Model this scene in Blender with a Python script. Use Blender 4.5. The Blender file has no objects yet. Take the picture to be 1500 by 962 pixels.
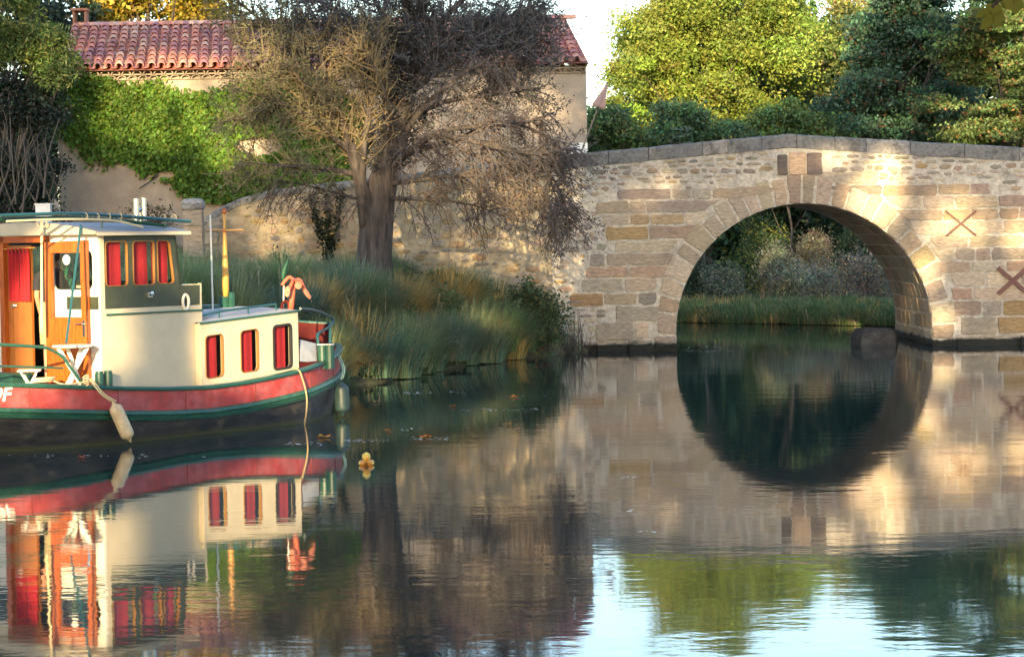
import bpy, bmesh, math, random, zlib
import numpy as np
from mathutils import Vector, Matrix

# ---------------------------------------------------------------- camera, sky, sun, exposure
scene = bpy.context.scene
COL = scene.collection
FPX, CX, CY = 3540.0, 750.0, 481.0          # focal length and centre in photo pixels (1500 x 962)
CAM = np.array([0.0, 0.0, 2.55])
PITCH, ROLL = math.atan(136.0 / FPX), math.radians(0.9)
F_ = np.array([0, math.cos(PITCH), -math.sin(PITCH)])
_R0 = np.array([1.0, 0, 0]); _U0 = np.array([0, math.sin(PITCH), math.cos(PITCH)])
R_ = math.cos(ROLL) * _R0 - math.sin(ROLL) * _U0
U_ = math.sin(ROLL) * _R0 + math.cos(ROLL) * _U0

cam_data = bpy.data.cameras.new('camera')
cam = bpy.data.objects.new('camera', cam_data)
COL.objects.link(cam)
cam_data.lens = 36.0 * FPX / 1500.0
cam_data.sensor_width = 36.0
cam_data.clip_start = 0.1
cam_data.clip_end = 2000
cam.matrix_world = Matrix(((R_[0], U_[0], -F_[0], CAM[0]), (R_[1], U_[1], -F_[1], CAM[1]),
                           (R_[2], U_[2], -F_[2], CAM[2]), (0, 0, 0, 1)))
scene.camera = cam

SUN_EL, SUN_AZ = math.radians(13.0), math.radians(7.0)    # low evening sun behind the camera, a little to its left
SUN = np.array([-math.sin(SUN_AZ) * math.cos(SUN_EL), -math.cos(SUN_AZ) * math.cos(SUN_EL), math.sin(SUN_EL)])
world = bpy.data.worlds.new('World')
scene.world = world
world.use_nodes = True
wn = world.node_tree.nodes
sky = wn.new('ShaderNodeTexSky')
sky.sky_type = 'NISHITA'
sky.sun_disc = False
sky.sun_elevation = SUN_EL
sky.sun_rotation = math.atan2(SUN[0], SUN[1])
sky.air_density = 1.0
sky.dust_density = 1.2
sky.ozone_density = 1.6
wn['Background'].inputs['Strength'].default_value = 0.15
world.node_tree.links.new(sky.outputs[0], wn['Background'].inputs[0])
sun_data = bpy.data.lights.new('sun', 'SUN')
sun_data.energy = 4.7
sun_data.angle = math.radians(0.5)
sun_data.color = (1.0, 0.75, 0.40)
sun = bpy.data.objects.new('sun', sun_data)
COL.objects.link(sun)
sun.rotation_euler = Vector(SUN).to_track_quat('Z', 'Y').to_euler()
sun.location = (0, -20, 30)

scene.view_settings.view_transform = 'Standard'
scene.view_settings.look = 'None'
scene.view_settings.gamma = 1.0
scene.view_settings.exposure = 1.82
scene.render.engine = 'CYCLES'
scene.cycles.use_denoising = True
scene.cycles.denoiser = 'OPENIMAGEDENOISE'
scene.cycles.max_bounces = 8
scene.cycles.transparent_max_bounces = 12
scene.cycles.blur_glossy = 1.0
scene.cycles.sample_clamp_indirect = 6.0

rng = np.random.default_rng(7)
random.seed(7)


# ---------------------------------------------------------------- helpers
def at(px, py, Y):
    """the point at depth Y that the photo shows at (px, py)"""
    d = F_ + R_ * ((px - CX) / FPX) - U_ * ((py - CY) / FPX)
    return CAM + d * (Y / d[1])


def ground(px, py, z=0.0):
    d = F_ + R_ * ((px - CX) / FPX) - U_ * ((py - CY) / FPX)
    return CAM + d * ((z - CAM[2]) / d[2])


class MB:
    """collects vertices, faces, a colour per vertex and a material index per face; builds ONE mesh object"""

    def __init__(s):
        s.v, s.c, s.f, s.m, s.n = [], [], [], [], 0

    def add(s, verts, faces, col=(1, 1, 1), mi=0):
        verts = np.asarray(verts, float).reshape(-1, 3)
        k = len(verts)
        col = np.asarray(col, float)
        s.v.append(verts)
        s.c.append(np.broadcast_to(col, (k, 3)) if col.ndim == 1 else col)
        if isinstance(faces, np.ndarray):
            s.f.append(faces + s.n)
            s.m.append((mi, len(faces)))
        else:
            s.f.append([[i + s.n for i in f] for f in faces])
            s.m.append((mi, len(faces)))
        s.n += k

    def box(s, x0, x1, y0, y1, z0, z1, col=(1, 1, 1), mi=0):
        v = [(x, y, z) for x in (x0, x1) for y in (y0, y1) for z in (z0, z1)]
        s.add(v, [(0, 1, 3, 2), (4, 6, 7, 5), (0, 4, 5, 1), (2, 3, 7, 6), (0, 2, 6, 4), (1, 5, 7, 3)], col, mi)

    def tube(s, pts, rad, n=8, col=(1, 1, 1), mi=0, caps=True, closed=False):
        P = np.asarray(pts, float)
        k = len(P)
        r = np.broadcast_to(np.asarray(rad, float), (k,))
        T = np.gradient(P, axis=0)
        if closed:
            T = np.roll(P, -1, 0) - np.roll(P, 1, 0)
        T /= np.linalg.norm(T, axis=1)[:, None] + 1e-12
        a = np.array([0, 0, 1.0]) if abs(T[0][2]) < .9 else np.array([1.0, 0, 0])
        A = np.empty_like(P)
        for i in range(k):
            a = a - T[i] * np.dot(a, T[i])
            a = a / (np.linalg.norm(a) + 1e-12)
            A[i] = a
        B = np.cross(T, A)
        th = np.arange(n) * 2 * math.pi / n
        V = P[:, None] + r[:, None, None] * (A[:, None] * np.cos(th)[None, :, None] + B[:, None] * np.sin(th)[None, :, None])
        idx = np.arange(k * n).reshape(k, n)
        i0 = idx if closed else idx[:-1]
        i1 = np.roll(idx, -1, 0) if closed else idx[1:]
        F = np.stack([i0, np.roll(i0, -1, 1), np.roll(i1, -1, 1), i1], -1).reshape(-1, 4)
        s.add(V.reshape(-1, 3), F, col, mi)
        if caps and not closed:
            s.f.append([list(range(s.n - k * n, s.n - k * n + n))[::-1], list(range(s.n - n, s.n))])
            s.m.append((mi, 2))

    def lathe(s, prof, n=16, org=(0, 0, 0), axis=(0, 0, 1), col=(1, 1, 1), mi=0):
        """prof: list of (radius, height) along axis"""
        ax = Vector(axis).normalized()
        q = Vector((0, 0, 1)).rotation_difference(ax)
        V = []
        for r, h in prof:
            for j in range(n):
                a = 2 * math.pi * j / n
                V.append(q @ Vector((r * math.cos(a), r * math.sin(a), h)) + Vector(org))
        F = [(i * n + j, i * n + (j + 1) % n, (i + 1) * n + (j + 1) % n, (i + 1) * n + j)
             for i in range(len(prof) - 1) for j in range(n)]
        F.append(tuple(range(n))[::-1])
        F.append(tuple(range((len(prof) - 1) * n, len(prof) * n)))
        s.add([tuple(v) for v in V], F, col, mi)

    def build(s, name, mats, parent=None, smooth=False):
        me = bpy.data.meshes.new(name)
        V = np.concatenate(s.v) if s.v else np.zeros((0, 3))
        C = np.concatenate(s.c) if s.c else np.zeros((0, 3))
        li, ls, mi = [], [], []
        cur = 0
        for F, (m, k) in zip(s.f, s.m):
            if isinstance(F, np.ndarray):
                w = F.shape[1]
                li.append(F.reshape(-1))
                ls.append(cur + np.arange(len(F)) * w)
                cur += F.size
            else:
                for f in F:
                    li.append(np.asarray(f))
                    ls.append(np.array([cur]))
                    cur += len(f)
            mi.append(np.full(k, m))
        me.vertices.add(len(V))
        me.vertices.foreach_set('co', V.astype(np.float32).reshape(-1))
        li = np.concatenate(li).astype(np.int32)
        ls = np.concatenate(ls).astype(np.int32)
        me.loops.add(len(li))
        me.loops.foreach_set('vertex_index', li)
        me.polygons.add(len(ls))
        me.polygons.foreach_set('loop_start', ls)
        me.polygons.foreach_set('material_index', np.concatenate(mi).astype(np.int32))
        me.polygons.foreach_set('use_smooth', np.full(len(ls), bool(smooth)))
        me.update(calc_edges=True)
        ca = me.color_attributes.new('Col', 'FLOAT_COLOR', 'POINT')
        ca.data.foreach_set('color', np.concatenate([C, np.ones((len(C), 1))], 1).astype(np.float32).reshape(-1))
        for m in (mats if isinstance(mats, (list, tuple)) else [mats]):
            me.materials.append(m)
        o = bpy.data.objects.new(name, me)
        COL.objects.link(o)
        if parent is not None:
            o.parent = parent
        return o


def tag(o, label=None, cat=None, group=None, kind=None):
    for k, v in (('label', label), ('category', cat), ('group', group), ('kind', kind)):
        if v:
            o[k] = v
    return o


def empty(name, loc, label, cat, group=None, rz=0.0):
    o = bpy.data.objects.new(name, None)
    COL.objects.link(o)
    o.location = [float(a) for a in loc]
    o.rotation_euler = (0, 0, rz)
    return tag(o, label, cat, group)


def smoothpath(pts, n=8):
    """Catmull-Rom through pts"""
    P = np.asarray(pts, float)
    if len(P) < 3:
        t = np.linspace(0, 1, n + 1)[:, None]
        return P[0] * (1 - t) + P[-1] * t
    Q = np.vstack([2 * P[0] - P[1], P, 2 * P[-1] - P[-2]])
    out = []
    for i in range(1, len(Q) - 2):
        for k in range(n):
            t = k / n
            out.append(.5 * ((2 * Q[i]) + (-Q[i - 1] + Q[i + 1]) * t + (2 * Q[i - 1] - 5 * Q[i] + 4 * Q[i + 1] - Q[i + 2]) * t * t
                             + (-Q[i - 1] + 3 * Q[i] - 3 * Q[i + 1] + Q[i + 2]) * t ** 3))
    out.append(Q[-2])
    return np.array(out)


# ---------------------------------------------------------------- materials
def mat(name, color=(.5, .5, .5), rough=.6, var=.15, scale=6.0, bump=0.0, bscale=None, metal=0.0, attr=False,
        color2=None, transl=0.0, stretch=(1, 1, 1), spec=.5, wet=None, detail=6, blotch=None, bstretch=None):
    m = bpy.data.materials.new(name)
    m.use_nodes = True
    nt = m.node_tree
    N, L = nt.nodes, nt.links
    p = N['Principled BSDF']
    p.inputs['Roughness'].default_value = rough
    p.inputs['Metallic'].default_value = metal
    p.inputs['Specular IOR Level'].default_value = spec
    tc = N.new('ShaderNodeTexCoord')
    mp = N.new('ShaderNodeMapping')
    mp.inputs['Scale'].default_value = stretch
    L.new(tc.outputs['Object'], mp.inputs[0])
    nz = N.new('ShaderNodeTexNoise')
    nz.inputs['Scale'].default_value = scale
    nz.inputs['Detail'].default_value = detail
    nz.inputs['Roughness'].default_value = .65
    L.new(mp.outputs[0], nz.inputs['Vector'])
    if attr:
        a = N.new('ShaderNodeAttribute')
        a.attribute_name = 'Col'
        base = a.outputs['Color']
    else:
        rgb = N.new('ShaderNodeRGB')
        rgb.outputs[0].default_value = (*color, 1)
        base = rgb.outputs[0]
    if color2 is not None:
        mx = N.new('ShaderNodeMix'); mx.data_type = 'RGBA'
        rp = N.new('ShaderNodeMapRange')
        rp.inputs['From Min'].default_value = .42
        rp.inputs['From Max'].default_value = .66
        L.new(nz.outputs['Fac'], rp.inputs['Value'])
        L.new(rp.outputs[0], mx.inputs['Factor'])
        L.new(base, mx.inputs['A'])
        mx.inputs['B'].default_value = (*color2, 1)
        base = mx.outputs['Result']
    # brightness variation of the surface itself
    mr = N.new('ShaderNodeMapRange')
    mr.inputs['From Min'].default_value = .25
    mr.inputs['From Max'].default_value = .75
    mr.inputs['To Min'].default_value = 1 - var
    mr.inputs['To Max'].default_value = 1 + var
    nz2 = N.new('ShaderNodeTexNoise')
    nz2.inputs['Scale'].default_value = scale * 2.7
    nz2.inputs['Detail'].default_value = detail
    L.new(mp.outputs[0], nz2.inputs['Vector'])
    L.new(nz2.outputs['Fac'], mr.inputs['Value'])
    mul = N.new('ShaderNodeVectorMath'); mul.operation = 'SCALE'
    L.new(base, mul.inputs[0])
    L.new(mr.outputs[0], mul.inputs['Scale'])
    col = mul.outputs[0]
    if blotch is not None:
        bn = N.new('ShaderNodeTexNoise')
        bn.inputs['Scale'].default_value = blotch[1]
        bn.inputs['Detail'].default_value = 8
        bn.inputs['Roughness'].default_value = .7
        if bstretch:
            bmp = N.new('ShaderNodeMapping'); bmp.inputs['Scale'].default_value = bstretch
            L.new(tc.outputs['Object'], bmp.inputs[0]); L.new(bmp.outputs[0], bn.inputs['Vector'])
        else:
            L.new(tc.outputs['Object'], bn.inputs['Vector'])
        br = N.new('ShaderNodeMapRange')
        br.inputs['From Min'].default_value = blotch[2]
        br.inputs['From Max'].default_value = blotch[2] + .1
        br.inputs['To Max'].default_value = blotch[3] if len(blotch) > 3 else .8
        L.new(bn.outputs['Fac'], br.inputs['Value'])
        bm_ = N.new('ShaderNodeMix'); bm_.data_type = 'RGBA'
        L.new(br.outputs[0], bm_.inputs['Factor'])
        L.new(col, bm_.inputs['A'])
        bm_.inputs['B'].default_value = (*blotch[0], 1)
        col = bm_.outputs['Result']
    if wet is not None:                       # algae stain along the waterline, ragged upper edge
        g = N.new('ShaderNodeNewGeometry')
        sx = N.new('ShaderNodeSeparateXYZ')
        L.new(g.outputs['Position'], sx.inputs[0])
        ad = N.new('ShaderNodeMath'); ad.operation = 'MULTIPLY_ADD'
        L.new(nz.outputs['Fac'], ad.inputs[0])
        ad.inputs[1].default_value = -wet[1]
        L.new(sx.outputs['Z'], ad.inputs[2])
        r2 = N.new('ShaderNodeMapRange')
        r2.inputs['From Min'].default_value = wet[0] - wet[1] * .5 + .03
        r2.inputs['From Max'].default_value = wet[0] - wet[1] * .5 - .03
        L.new(ad.outputs[0], r2.inputs['Value'])
        m2 = N.new('ShaderNodeMix'); m2.data_type = 'RGBA'
        L.new(r2.outputs[0], m2.inputs['Factor'])
        L.new(col, m2.inputs['A'])
        m2.inputs['B'].default_value = (*wet[2], 1)
        col = m2.outputs['Result']
    L.new(col, p.inputs['Base Color'])
    if bump:
        nb = N.new('ShaderNodeTexNoise')
        nb.inputs['Scale'].default_value = bscale or scale * 4
        nb.inputs['Detail'].default_value = 8
        nb.inputs['Roughness'].default_value = .7
        L.new(mp.outputs[0], nb.inputs['Vector'])
        b = N.new('ShaderNodeBump')
        b.inputs['Strength'].default_value = 1.0
        b.inputs['Distance'].default_value = bump
        L.new(nb.outputs['Fac'], b.inputs['Height'])
        L.new(b.outputs[0], p.inputs['Normal'])
    if transl:
        t = N.new('ShaderNodeBsdfTranslucent')
        L.new(col, t.inputs['Color'])
        ms = N.new('ShaderNodeMixShader')
        ms.inputs[0].default_value = transl
        L.new(p.outputs[0], ms.inputs[1])
        L.new(t.outputs[0], ms.inputs[2])
        L.new(ms.outputs[0], N['Material Output'].inputs['Surface'])
    return m


def glass_mat(name, tint=(.9, .95, .95)):
    m = bpy.data.materials.new(name)
    m.use_nodes = True
    N, L = m.node_tree.nodes, m.node_tree.links
    N.remove(N['Principled BSDF'])
    t = N.new('ShaderNodeBsdfTransparent'); t.inputs[0].default_value = (*tint, 1)
    g = N.new('ShaderNodeBsdfGlossy'); g.inputs['Roughness'].default_value = .02
    lw = N.new('ShaderNodeLayerWeight'); lw.inputs[0].default_value = .5
    pw = N.new('ShaderNodeMath'); pw.operation = 'POWER'; L.new(lw.outputs['Facing'], pw.inputs[0]); pw.inputs[1].default_value = 4.0
    fr = N.new('ShaderNodeMath'); fr.operation = 'MULTIPLY_ADD'; L.new(pw.outputs[0], fr.inputs[0]); fr.inputs[1].default_value = .9; fr.inputs[2].default_value = .05
    mx = N.new('ShaderNodeMixShader')
    L.new(fr.outputs[0], mx.inputs[0]); L.new(t.outputs[0], mx.inputs[1]); L.new(g.outputs[0], mx.inputs[2])
    L.new(mx.outputs[0], N['Material Output'].inputs['Surface'])
    return m


def water_mat():
    m = bpy.data.materials.new('canal_water')
    m.use_nodes = True
    N, L = m.node_tree.nodes, m.node_tree.links
    p = N['Principled BSDF']
    p.inputs['Base Color'].default_value = (.012, .030, .030, 1)
    p.inputs['Roughness'].default_value = .035
    p.inputs['IOR'].default_value = 2.05
    tc = N.new('ShaderNodeTexCoord')
    def noise(scale, stretch, detail, rot=0.0):
        mp = N.new('ShaderNodeMapping'); mp.inputs['Scale'].default_value = stretch
        mp.inputs['Rotation'].default_value = (0, 0, rot)
        L.new(tc.outputs['Object'], mp.inputs[0])
        n = N.new('ShaderNodeTexNoise'); n.inputs['Scale'].default_value = scale
        n.inputs['Detail'].default_value = detail
        L.new(mp.outputs[0], n.inputs['Vector'])
        return n.outputs['Fac']
    fine = noise(5.0, (1, 1.3, 1), 2, .2)
    mid = noise(1.3, (.6, 1.4, 1), 3, -.1)
    patch = noise(.13, (.7, 1.6, 1), 2)
    pr = N.new('ShaderNodeMapRange')
    pr.inputs['From Min'].default_value = .42; pr.inputs['From Max'].default_value = .62
    pr.inputs['To Min'].default_value = .25; pr.inputs['To Max'].default_value = 1.0
    L.new(patch, pr.inputs['Value'])
    a = N.new('ShaderNodeMath'); a.operation = 'MULTIPLY'; L.new(fine, a.inputs[0]); a.inputs[1].default_value = .0012
    b = N.new('ShaderNodeMath'); b.operation = 'MULTIPLY_ADD'; L.new(mid, b.inputs[0]); b.inputs[1].default_value = .0033; L.new(a.outputs[0], b.inputs[2])
    c = N.new('ShaderNodeMath'); c.operation = 'MULTIPLY'; L.new(b.outputs[0], c.inputs[0]); L.new(pr.outputs[0], c.inputs[1])
    bp = N.new('ShaderNodeBump'); bp.inputs['Strength'].default_value = 1.0; bp.inputs['Distance'].default_value = 1.0
    L.new(c.outputs[0], bp.inputs['Height'])
    L.new(bp.outputs[0], p.inputs['Normal'])
    return m


MT = dict(
    water=water_mat(),
    soil=mat('bank_soil', (.07, .06, .035), .95, .3, 1.5, .03, 12, color2=(.05, .07, .025)),
    mortar=mat('lime_mortar', (.55, .50, .425), .95, .28, 5.0, .06, 13, color2=(.45, .40, .33), wet=(.16, .25, (.018, .018, .014)), blotch=((.17, .15, .125), 1.25, .54, .45), detail=10),
    mortar_warm=mat('ochre_render', (.40, .325, .215), .95, .3, 2.0, .04, 16, color2=(.30, .25, .185), blotch=((.17, .14, .105), 1.4, .56, .5), detail=10),
    stone=mat('bridge_stone', rough=.95, var=.33, scale=4.5, bump=.06, bscale=11, attr=True, stretch=(.7, 1, 1.9), wet=(.16, .25, (.018, .018, .014)), blotch=((.17, .15, .125), 1.25, .54, .45), detail=12),
    coping=mat('weathered_coping', rough=.95, var=.4, scale=5.0, bump=.02, bscale=24, attr=True, blotch=((.07, .07, .068), 3.5, .52, .7)),
    plaster=mat('house_plaster', (.37, .30, .225), .95, .15, 1.1, .015, 14, color2=(.30, .245, .19), blotch=((.24, .20, .165), .8, .56, .45), detail=10),
    white_paint=mat('white_paint', (.8, .79, .76), .6, .06, 3),
    tile=mat('roof_tile', rough=.85, var=.25, scale=7, bump=.006, bscale=40, attr=True, blotch=((.30, .25, .18), 3.0, .6, .45)),
    brick=mat('chimney_brick', (.34, .15, .09), .9, .25, 9, .01),
    leaf=mat('tree_leaf', rough=.55, var=.12, scale=3, attr=True, transl=.35, spec=.35),
    dry=mat('dry_leaf', rough=.8, var=.15, scale=3, attr=True, transl=.2, spec=.2),
    grass=mat('grass_blade', rough=.6, var=.1, scale=3, attr=True, transl=.3, spec=.3),
    bark=mat('tree_bark', (.098, .080, .072), .95, .5, 7, .08, 12, stretch=(1, 1, .14), color2=(.028, .023, .023)),
    twig=mat('twig_bark', rough=.9, var=.3, scale=9, attr=True),
    greybark=mat('pale_bark', (.20, .165, .125), .95, .3, 6, .01, 14, stretch=(1, 1, .3)),
    iron=mat('rusty_iron', (.13, .055, .045), .7, .3, 12, .003),
)

# ---------------------------------------------------------------- water and terrain
WATER = np.array([(-16, 4), (-16, 20), (-13, 25), (-9.3, 30), (-6.9, 33.6), (-5.0, 36.5), (-3.6, 39.4), (-2.9, 41.2), (-2.26, 42.4),
                  (-1.75, 44.2), (-1.42, 45.6), (-.55, 48.2), (0, 49.6), (1.0, 51.2), (1.9, 52.9), (3.58, 53.1), (3.58, 58), (2, 60), (-5, 66), (-20, 80), (-70, 105),
                  (-70, 118), (-20, 90), (0, 73), (4.7, 68.9), (7.5, 66.2), (10.1, 63.6), (13, 60.5), (11, 58.6), (9.2, 58), (9.2, 53.1),
                  (12, 53.1), (18, 52), (20, 45), (20, 10), (16, 4)], float)


def sdist(x, y):
    """distance to the water's edge, positive on land"""
    P = np.stack([np.asarray(x, float).ravel(), np.asarray(y, float).ravel()], 1)
    best = np.full(len(P), 1e9)
    inside = np.zeros(len(P), bool)
    K = len(WATER)
    for i in range(K):
        a, b = WATER[i], WATER[(i + 1) % K]
        ab = b - a
        t = np.clip(((P - a) @ ab) / (ab @ ab), 0, 1)
        d = np.linalg.norm(P - (a + t[:, None] * ab), axis=1)
        best = np.minimum(best, d)
        cond = (a[1] > P[:, 1]) != (b[1] > P[:, 1])
        with np.errstate(divide='ignore', invalid='ignore'):
            xi = a[0] + (P[:, 1] - a[1]) * ab[0] / (ab[1] if ab[1] != 0 else 1e-9)
        inside ^= cond & (P[:, 0] < xi)
    return np.where(inside, -best, best).reshape(np.shape(x))


def wob(x, y, s, ph=0.0):
    return (np.sin(x * s + 1.3 + ph) * np.cos(y * s * 1.17 + .4 - ph) + .5 * np.sin(x * s * 2.3 + y * s * 1.9 + ph * 2)) / 1.5


def terrain_h(x, y):
    x = np.asarray(x, float); y = np.asarray(y, float)
    d = sdist(x, y)
    left = np.interp(d, [-3, -.4, -.05, .12, .9, 1.8, 3.5, 7, 12, 18, 60], [-1.6, -.8, -.25, .03, .75, 1.25, 1.50, 1.72, 2.3, 2.9, 3.4])
    left = left + np.clip((-6.2 - x) / 2.5, 0, 1) * np.clip((y - 43) / 6, 0, 1) * np.clip((58 - y) / 4, 0, 1) * .55
    far = np.interp(d, [-3, -.4, -.05, .12, .6, 2, 6, 20, 80], [-1.6, -.7, -.15, .06, .2, .3, .36, .6, 1.2])
    near = np.interp(d, [-3, -.4, 0, .3, 1, 60], [-1.6, -.7, -.1, .5, .9, 1.0])
    w = np.clip((y - 57) / 5, 0, 1) * (sdist_far(x, y))
    h = left * (1 - w) + far * w
    wn_ = np.clip((22 - y) / 10, 0, 1)
    h = h * (1 - wn_) + near * wn_
    return h + np.where(d > .3, wob(x, y, .9) * .07 + wob(x, y, .23, 2) * .1, 0)


def sdist_far(x, y):
    """1 on the far bank beyond the bridge, 0 on the house's side"""
    lx = np.interp(y, [57, 60, 66, 80, 105], [4.5, 3.5, -1, -14, -60])
    return (x > lx).astype(float)


def axis(lo, hi, flo, fhi, fine, coarse):
    return np.unique(np.round(np.concatenate([np.arange(lo, flo, coarse), np.arange(flo, fhi, fine), np.arange(fhi, hi + coarse, coarse)]), 3))


xs = axis(-400, 400, -16, 16, .3, 12)
ys = axis(-120, 700, 24, 80, .3, 12)
X, Y = np.meshgrid(xs, ys)
Z = terrain_h(X, Y)
nx, ny = len(xs), len(ys)
idx = np.arange(nx * ny).reshape(ny, nx)
t_ = MB()
t_.add(np.stack([X, Y, Z], -1).reshape(-1, 3), np.stack([idx[:-1, :-1], idx[:-1, 1:], idx[1:, 1:], idx[1:, :-1]], -1).reshape(-1, 4))
tag(t_.build('ground', MT['soil'], smooth=True), kind='structure')
w_ = MB()
w_.add([(-120, -10, 0), (60, -10, 0), (60, 130, 0), (-120, 130, 0)], [(0, 1, 2, 3)])
tag(w_.build('water', MT['water']), kind='structure')


# ---------------------------------------------------------------- stone facing generator
XA, ZA, RA = 6.38, .35, 2.80         # arch centre and radius
YF, YB = 52.7, 57.8                  # faces of the bridge
TOPX = [-6.75, -6.4, -5.9, -5.2, -3.4, 1.5, 6.1, 11.2, 20]
TOPZ = [2.95, 3.22, 3.45, 3.62, 3.81, 4.31, 4.66, 4.29, 3.6]


def ztop(x):
    return np.interp(x, TOPX, TOPZ)


TAN = [(.41, .315, .235), (.38, .295, .225), (.43, .34, .255), (.35, .285, .225), (.34, .275, .22), (.44, .365, .285), (.40, .30, .23), (.33, .29, .245)]
OCH = [(.38, .295, .17), (.35, .25, .14), (.38, .31, .20)]
GRY = [(.33, .305, .27), (.28, .26, .235), (.37, .335, .295), (.24, .222, .20)]
PAL = [(.47, .41, .34), (.42, .37, .31), (.50, .44, .35)]


def pick(*sets):
    s = random.choice(sets)
    c = np.array(random.choice(s))
    return np.clip(c * np.array([1.0, .935, .85]) * random.uniform(.85, 1.12) + np.random.default_rng(random.randrange(10 ** 6)).normal(0, .008, 3), .02, .8)


def stone(mb, poly, yf, h, col, jit=.012, inset=.014, mapping=None):
    """one stone: polygon (x, z) standing h proud of the plane y = yf, edges worn"""
    P = []
    n = len(poly)
    for i in range(n):
        a, b = np.array(poly[i]), np.array(poly[(i + 1) % n])
        L = np.linalg.norm(b - a)
        k = max(2, int(L / .16))
        c0 = min(.16, .03 / max(L, .05))
        ts = np.concatenate([[c0], np.linspace(0, 1, k + 1)[1:-1], [1 - c0]])
        for t in ts:
            P.append(a + (b - a) * t + np.array([random.gauss(0, jit), random.gauss(0, jit)]))
    P = np.array(P)
    cen = P.mean(0)
    d = P - cen
    L = np.linalg.norm(d, axis=1)[:, None]
    Q = P - d / L * inset
    m = len(P)
    dep = h * np.array([random.uniform(.75, 1.1) for _ in range(m)])
    if mapping is None:
        V = np.vstack([np.column_stack([P[:, 0], np.full(m, yf + .004), P[:, 1]]), np.column_stack([Q[:, 0], yf - dep, Q[:, 1]])])
    else:
        V = np.vstack([mapping(P, np.full(m, -.004)), mapping(Q, dep)])
    F = [(i, (i + 1) % m, m + (i + 1) % m, m + i) for i in range(m)] + [tuple(range(m, 2 * m))]
    mb.add(V, F, col)


def in_ring(x, z, extra=0.0):
    r = RA + .52 + extra
    return ((z > ZA) & ((x - XA) ** 2 + (z - ZA) ** 2 < r * r)) | ((z <= ZA) & (abs(x - XA) < r))


def ashlar(x, z):
    edge = 1.75 + .35 * math.sin(z * 3.1) + .2 * math.sin(z * 9)
    top = 3.72 - .05 * abs(x - XA) + .12 * math.sin(x * 2.7)
    return x > edge and z < top


def arch_half(z, extra):
    r = RA + extra
    if z <= ZA: return r
    if z >= ZA + r: return 0.0
    return math.sqrt(r * r - (z - ZA) ** 2)


def face_ashlar(mb, x_hi):
    z = -.1
    hs = [.32, .40, .36, .29, .31, .26, .29, .27, .32, .26, .29, .26, .30, .26, .24]
    for k, hgt in enumerate(hs):
        z0, z1 = z, z + hgt
        z = z1
        if z0 > 3.7: break
        zm = (z0 + z1) / 2
        ext = .50 + .12 * math.sin(k * 2.1)
        h0, h1 = arch_half(z0, ext), arch_half(z1, ext)
        xl = 1.75 + .35 * math.sin(zm * 3.1) + .2 * math.sin(zm * 9) + random.uniform(-.25, .25)
        spans = [(xl, xl, XA - h0, XA - h1), (XA + h0, XA + h1, x_hi, x_hi)] if max(h0, h1) > 0 else [(xl, xl, x_hi, x_hi)]
        for (a0, a1, b0, b1) in spans:
            cur0, cur1 = a0, a1
            first = True
            while True:
                w = random.choice([.45, .6, .75, .95, 1.2, .7, .35]) * (1.15 if k < 2 else 1)
                e = max(cur0, cur1) + w
                last = e > min(b0, b1) - .28
                e0, e1 = (b0, b1) if last else (e + random.uniform(-.01, .01), e + random.uniform(-.01, .01))
                if last and min(e0 - cur0, e1 - cur1) < .08: break
                gz = random.uniform(.014, .03)
                poly = [(cur0 + .017, z0 + gz), (e0 - .017, z0 + gz), (e1 - .017, z1 - .014), (cur1 + .017, z1 - .014)]
                xm = (cur0 + e0) / 2
                if zm > 3.65 - .05 * abs(xm - XA) + .12 * math.sin(xm * 2.7):
                    pass
                else:
                    sets = (TAN, TAN, TAN, PAL) if k > 3 else (PAL, PAL, TAN, OCH)
                    if random.random() < .07: sets = (OCH,)
                    if random.random() < .12: sets = (GRY,)
                    pr = random.uniform(.014, .036) + (.05 if k == 0 else .02 if k == 1 else 0)
                    stone(mb, poly, YF, pr, pick(*sets), jit=.011, inset=.016)
                if last: break
                cur0 = cur1 = e
    # voussoirs
    a = -4.0
    while a < 184:
        da = random.uniform(4.6, 7.4) * (1.1 if 50 < a < 130 else 1.25)
        if a + da > 181: da = 186 - a
        ln = random.uniform(.42, .52) + .14 * math.exp(-((a + da / 2 - 90) / 32) ** 2) + (random.uniform(-.1, .16) if a < 40 or a > 140 else 0)
        t0, t1 = math.radians(a + .5), math.radians(a + da - .5)
        poly = []
        for tt, r in ((t0, RA + .004), (t0, RA + ln), (t1, RA + ln), (t1, RA + .004)):
            poly.append((XA + r * math.cos(tt), ZA + r * math.sin(tt)))
        stone(mb, poly, YF, random.uniform(.02, .04), pick(TAN, PAL, TAN) * .97, jit=.008)
        a += da
    # three upright blocks over the crown
    for px, py, w, h, c in ((1146, 242, 15, 31, (.13, .105, .09)), (1168, 240, 25, 33, (.47, .34, .24)), (1193, 240, 22, 33, (.16, .125, .11))):
        c0 = at(px, py, YF)
        w /= 134.0; h /= 134.0
        stone(mb, [(c0[0] - w, c0[2] - h), (c0[0] + w, c0[2] - h), (c0[0] + w, c0[2] + h), (c0[0] - w, c0[2] + h)], YF, .03, c, jit=.006)


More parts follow.
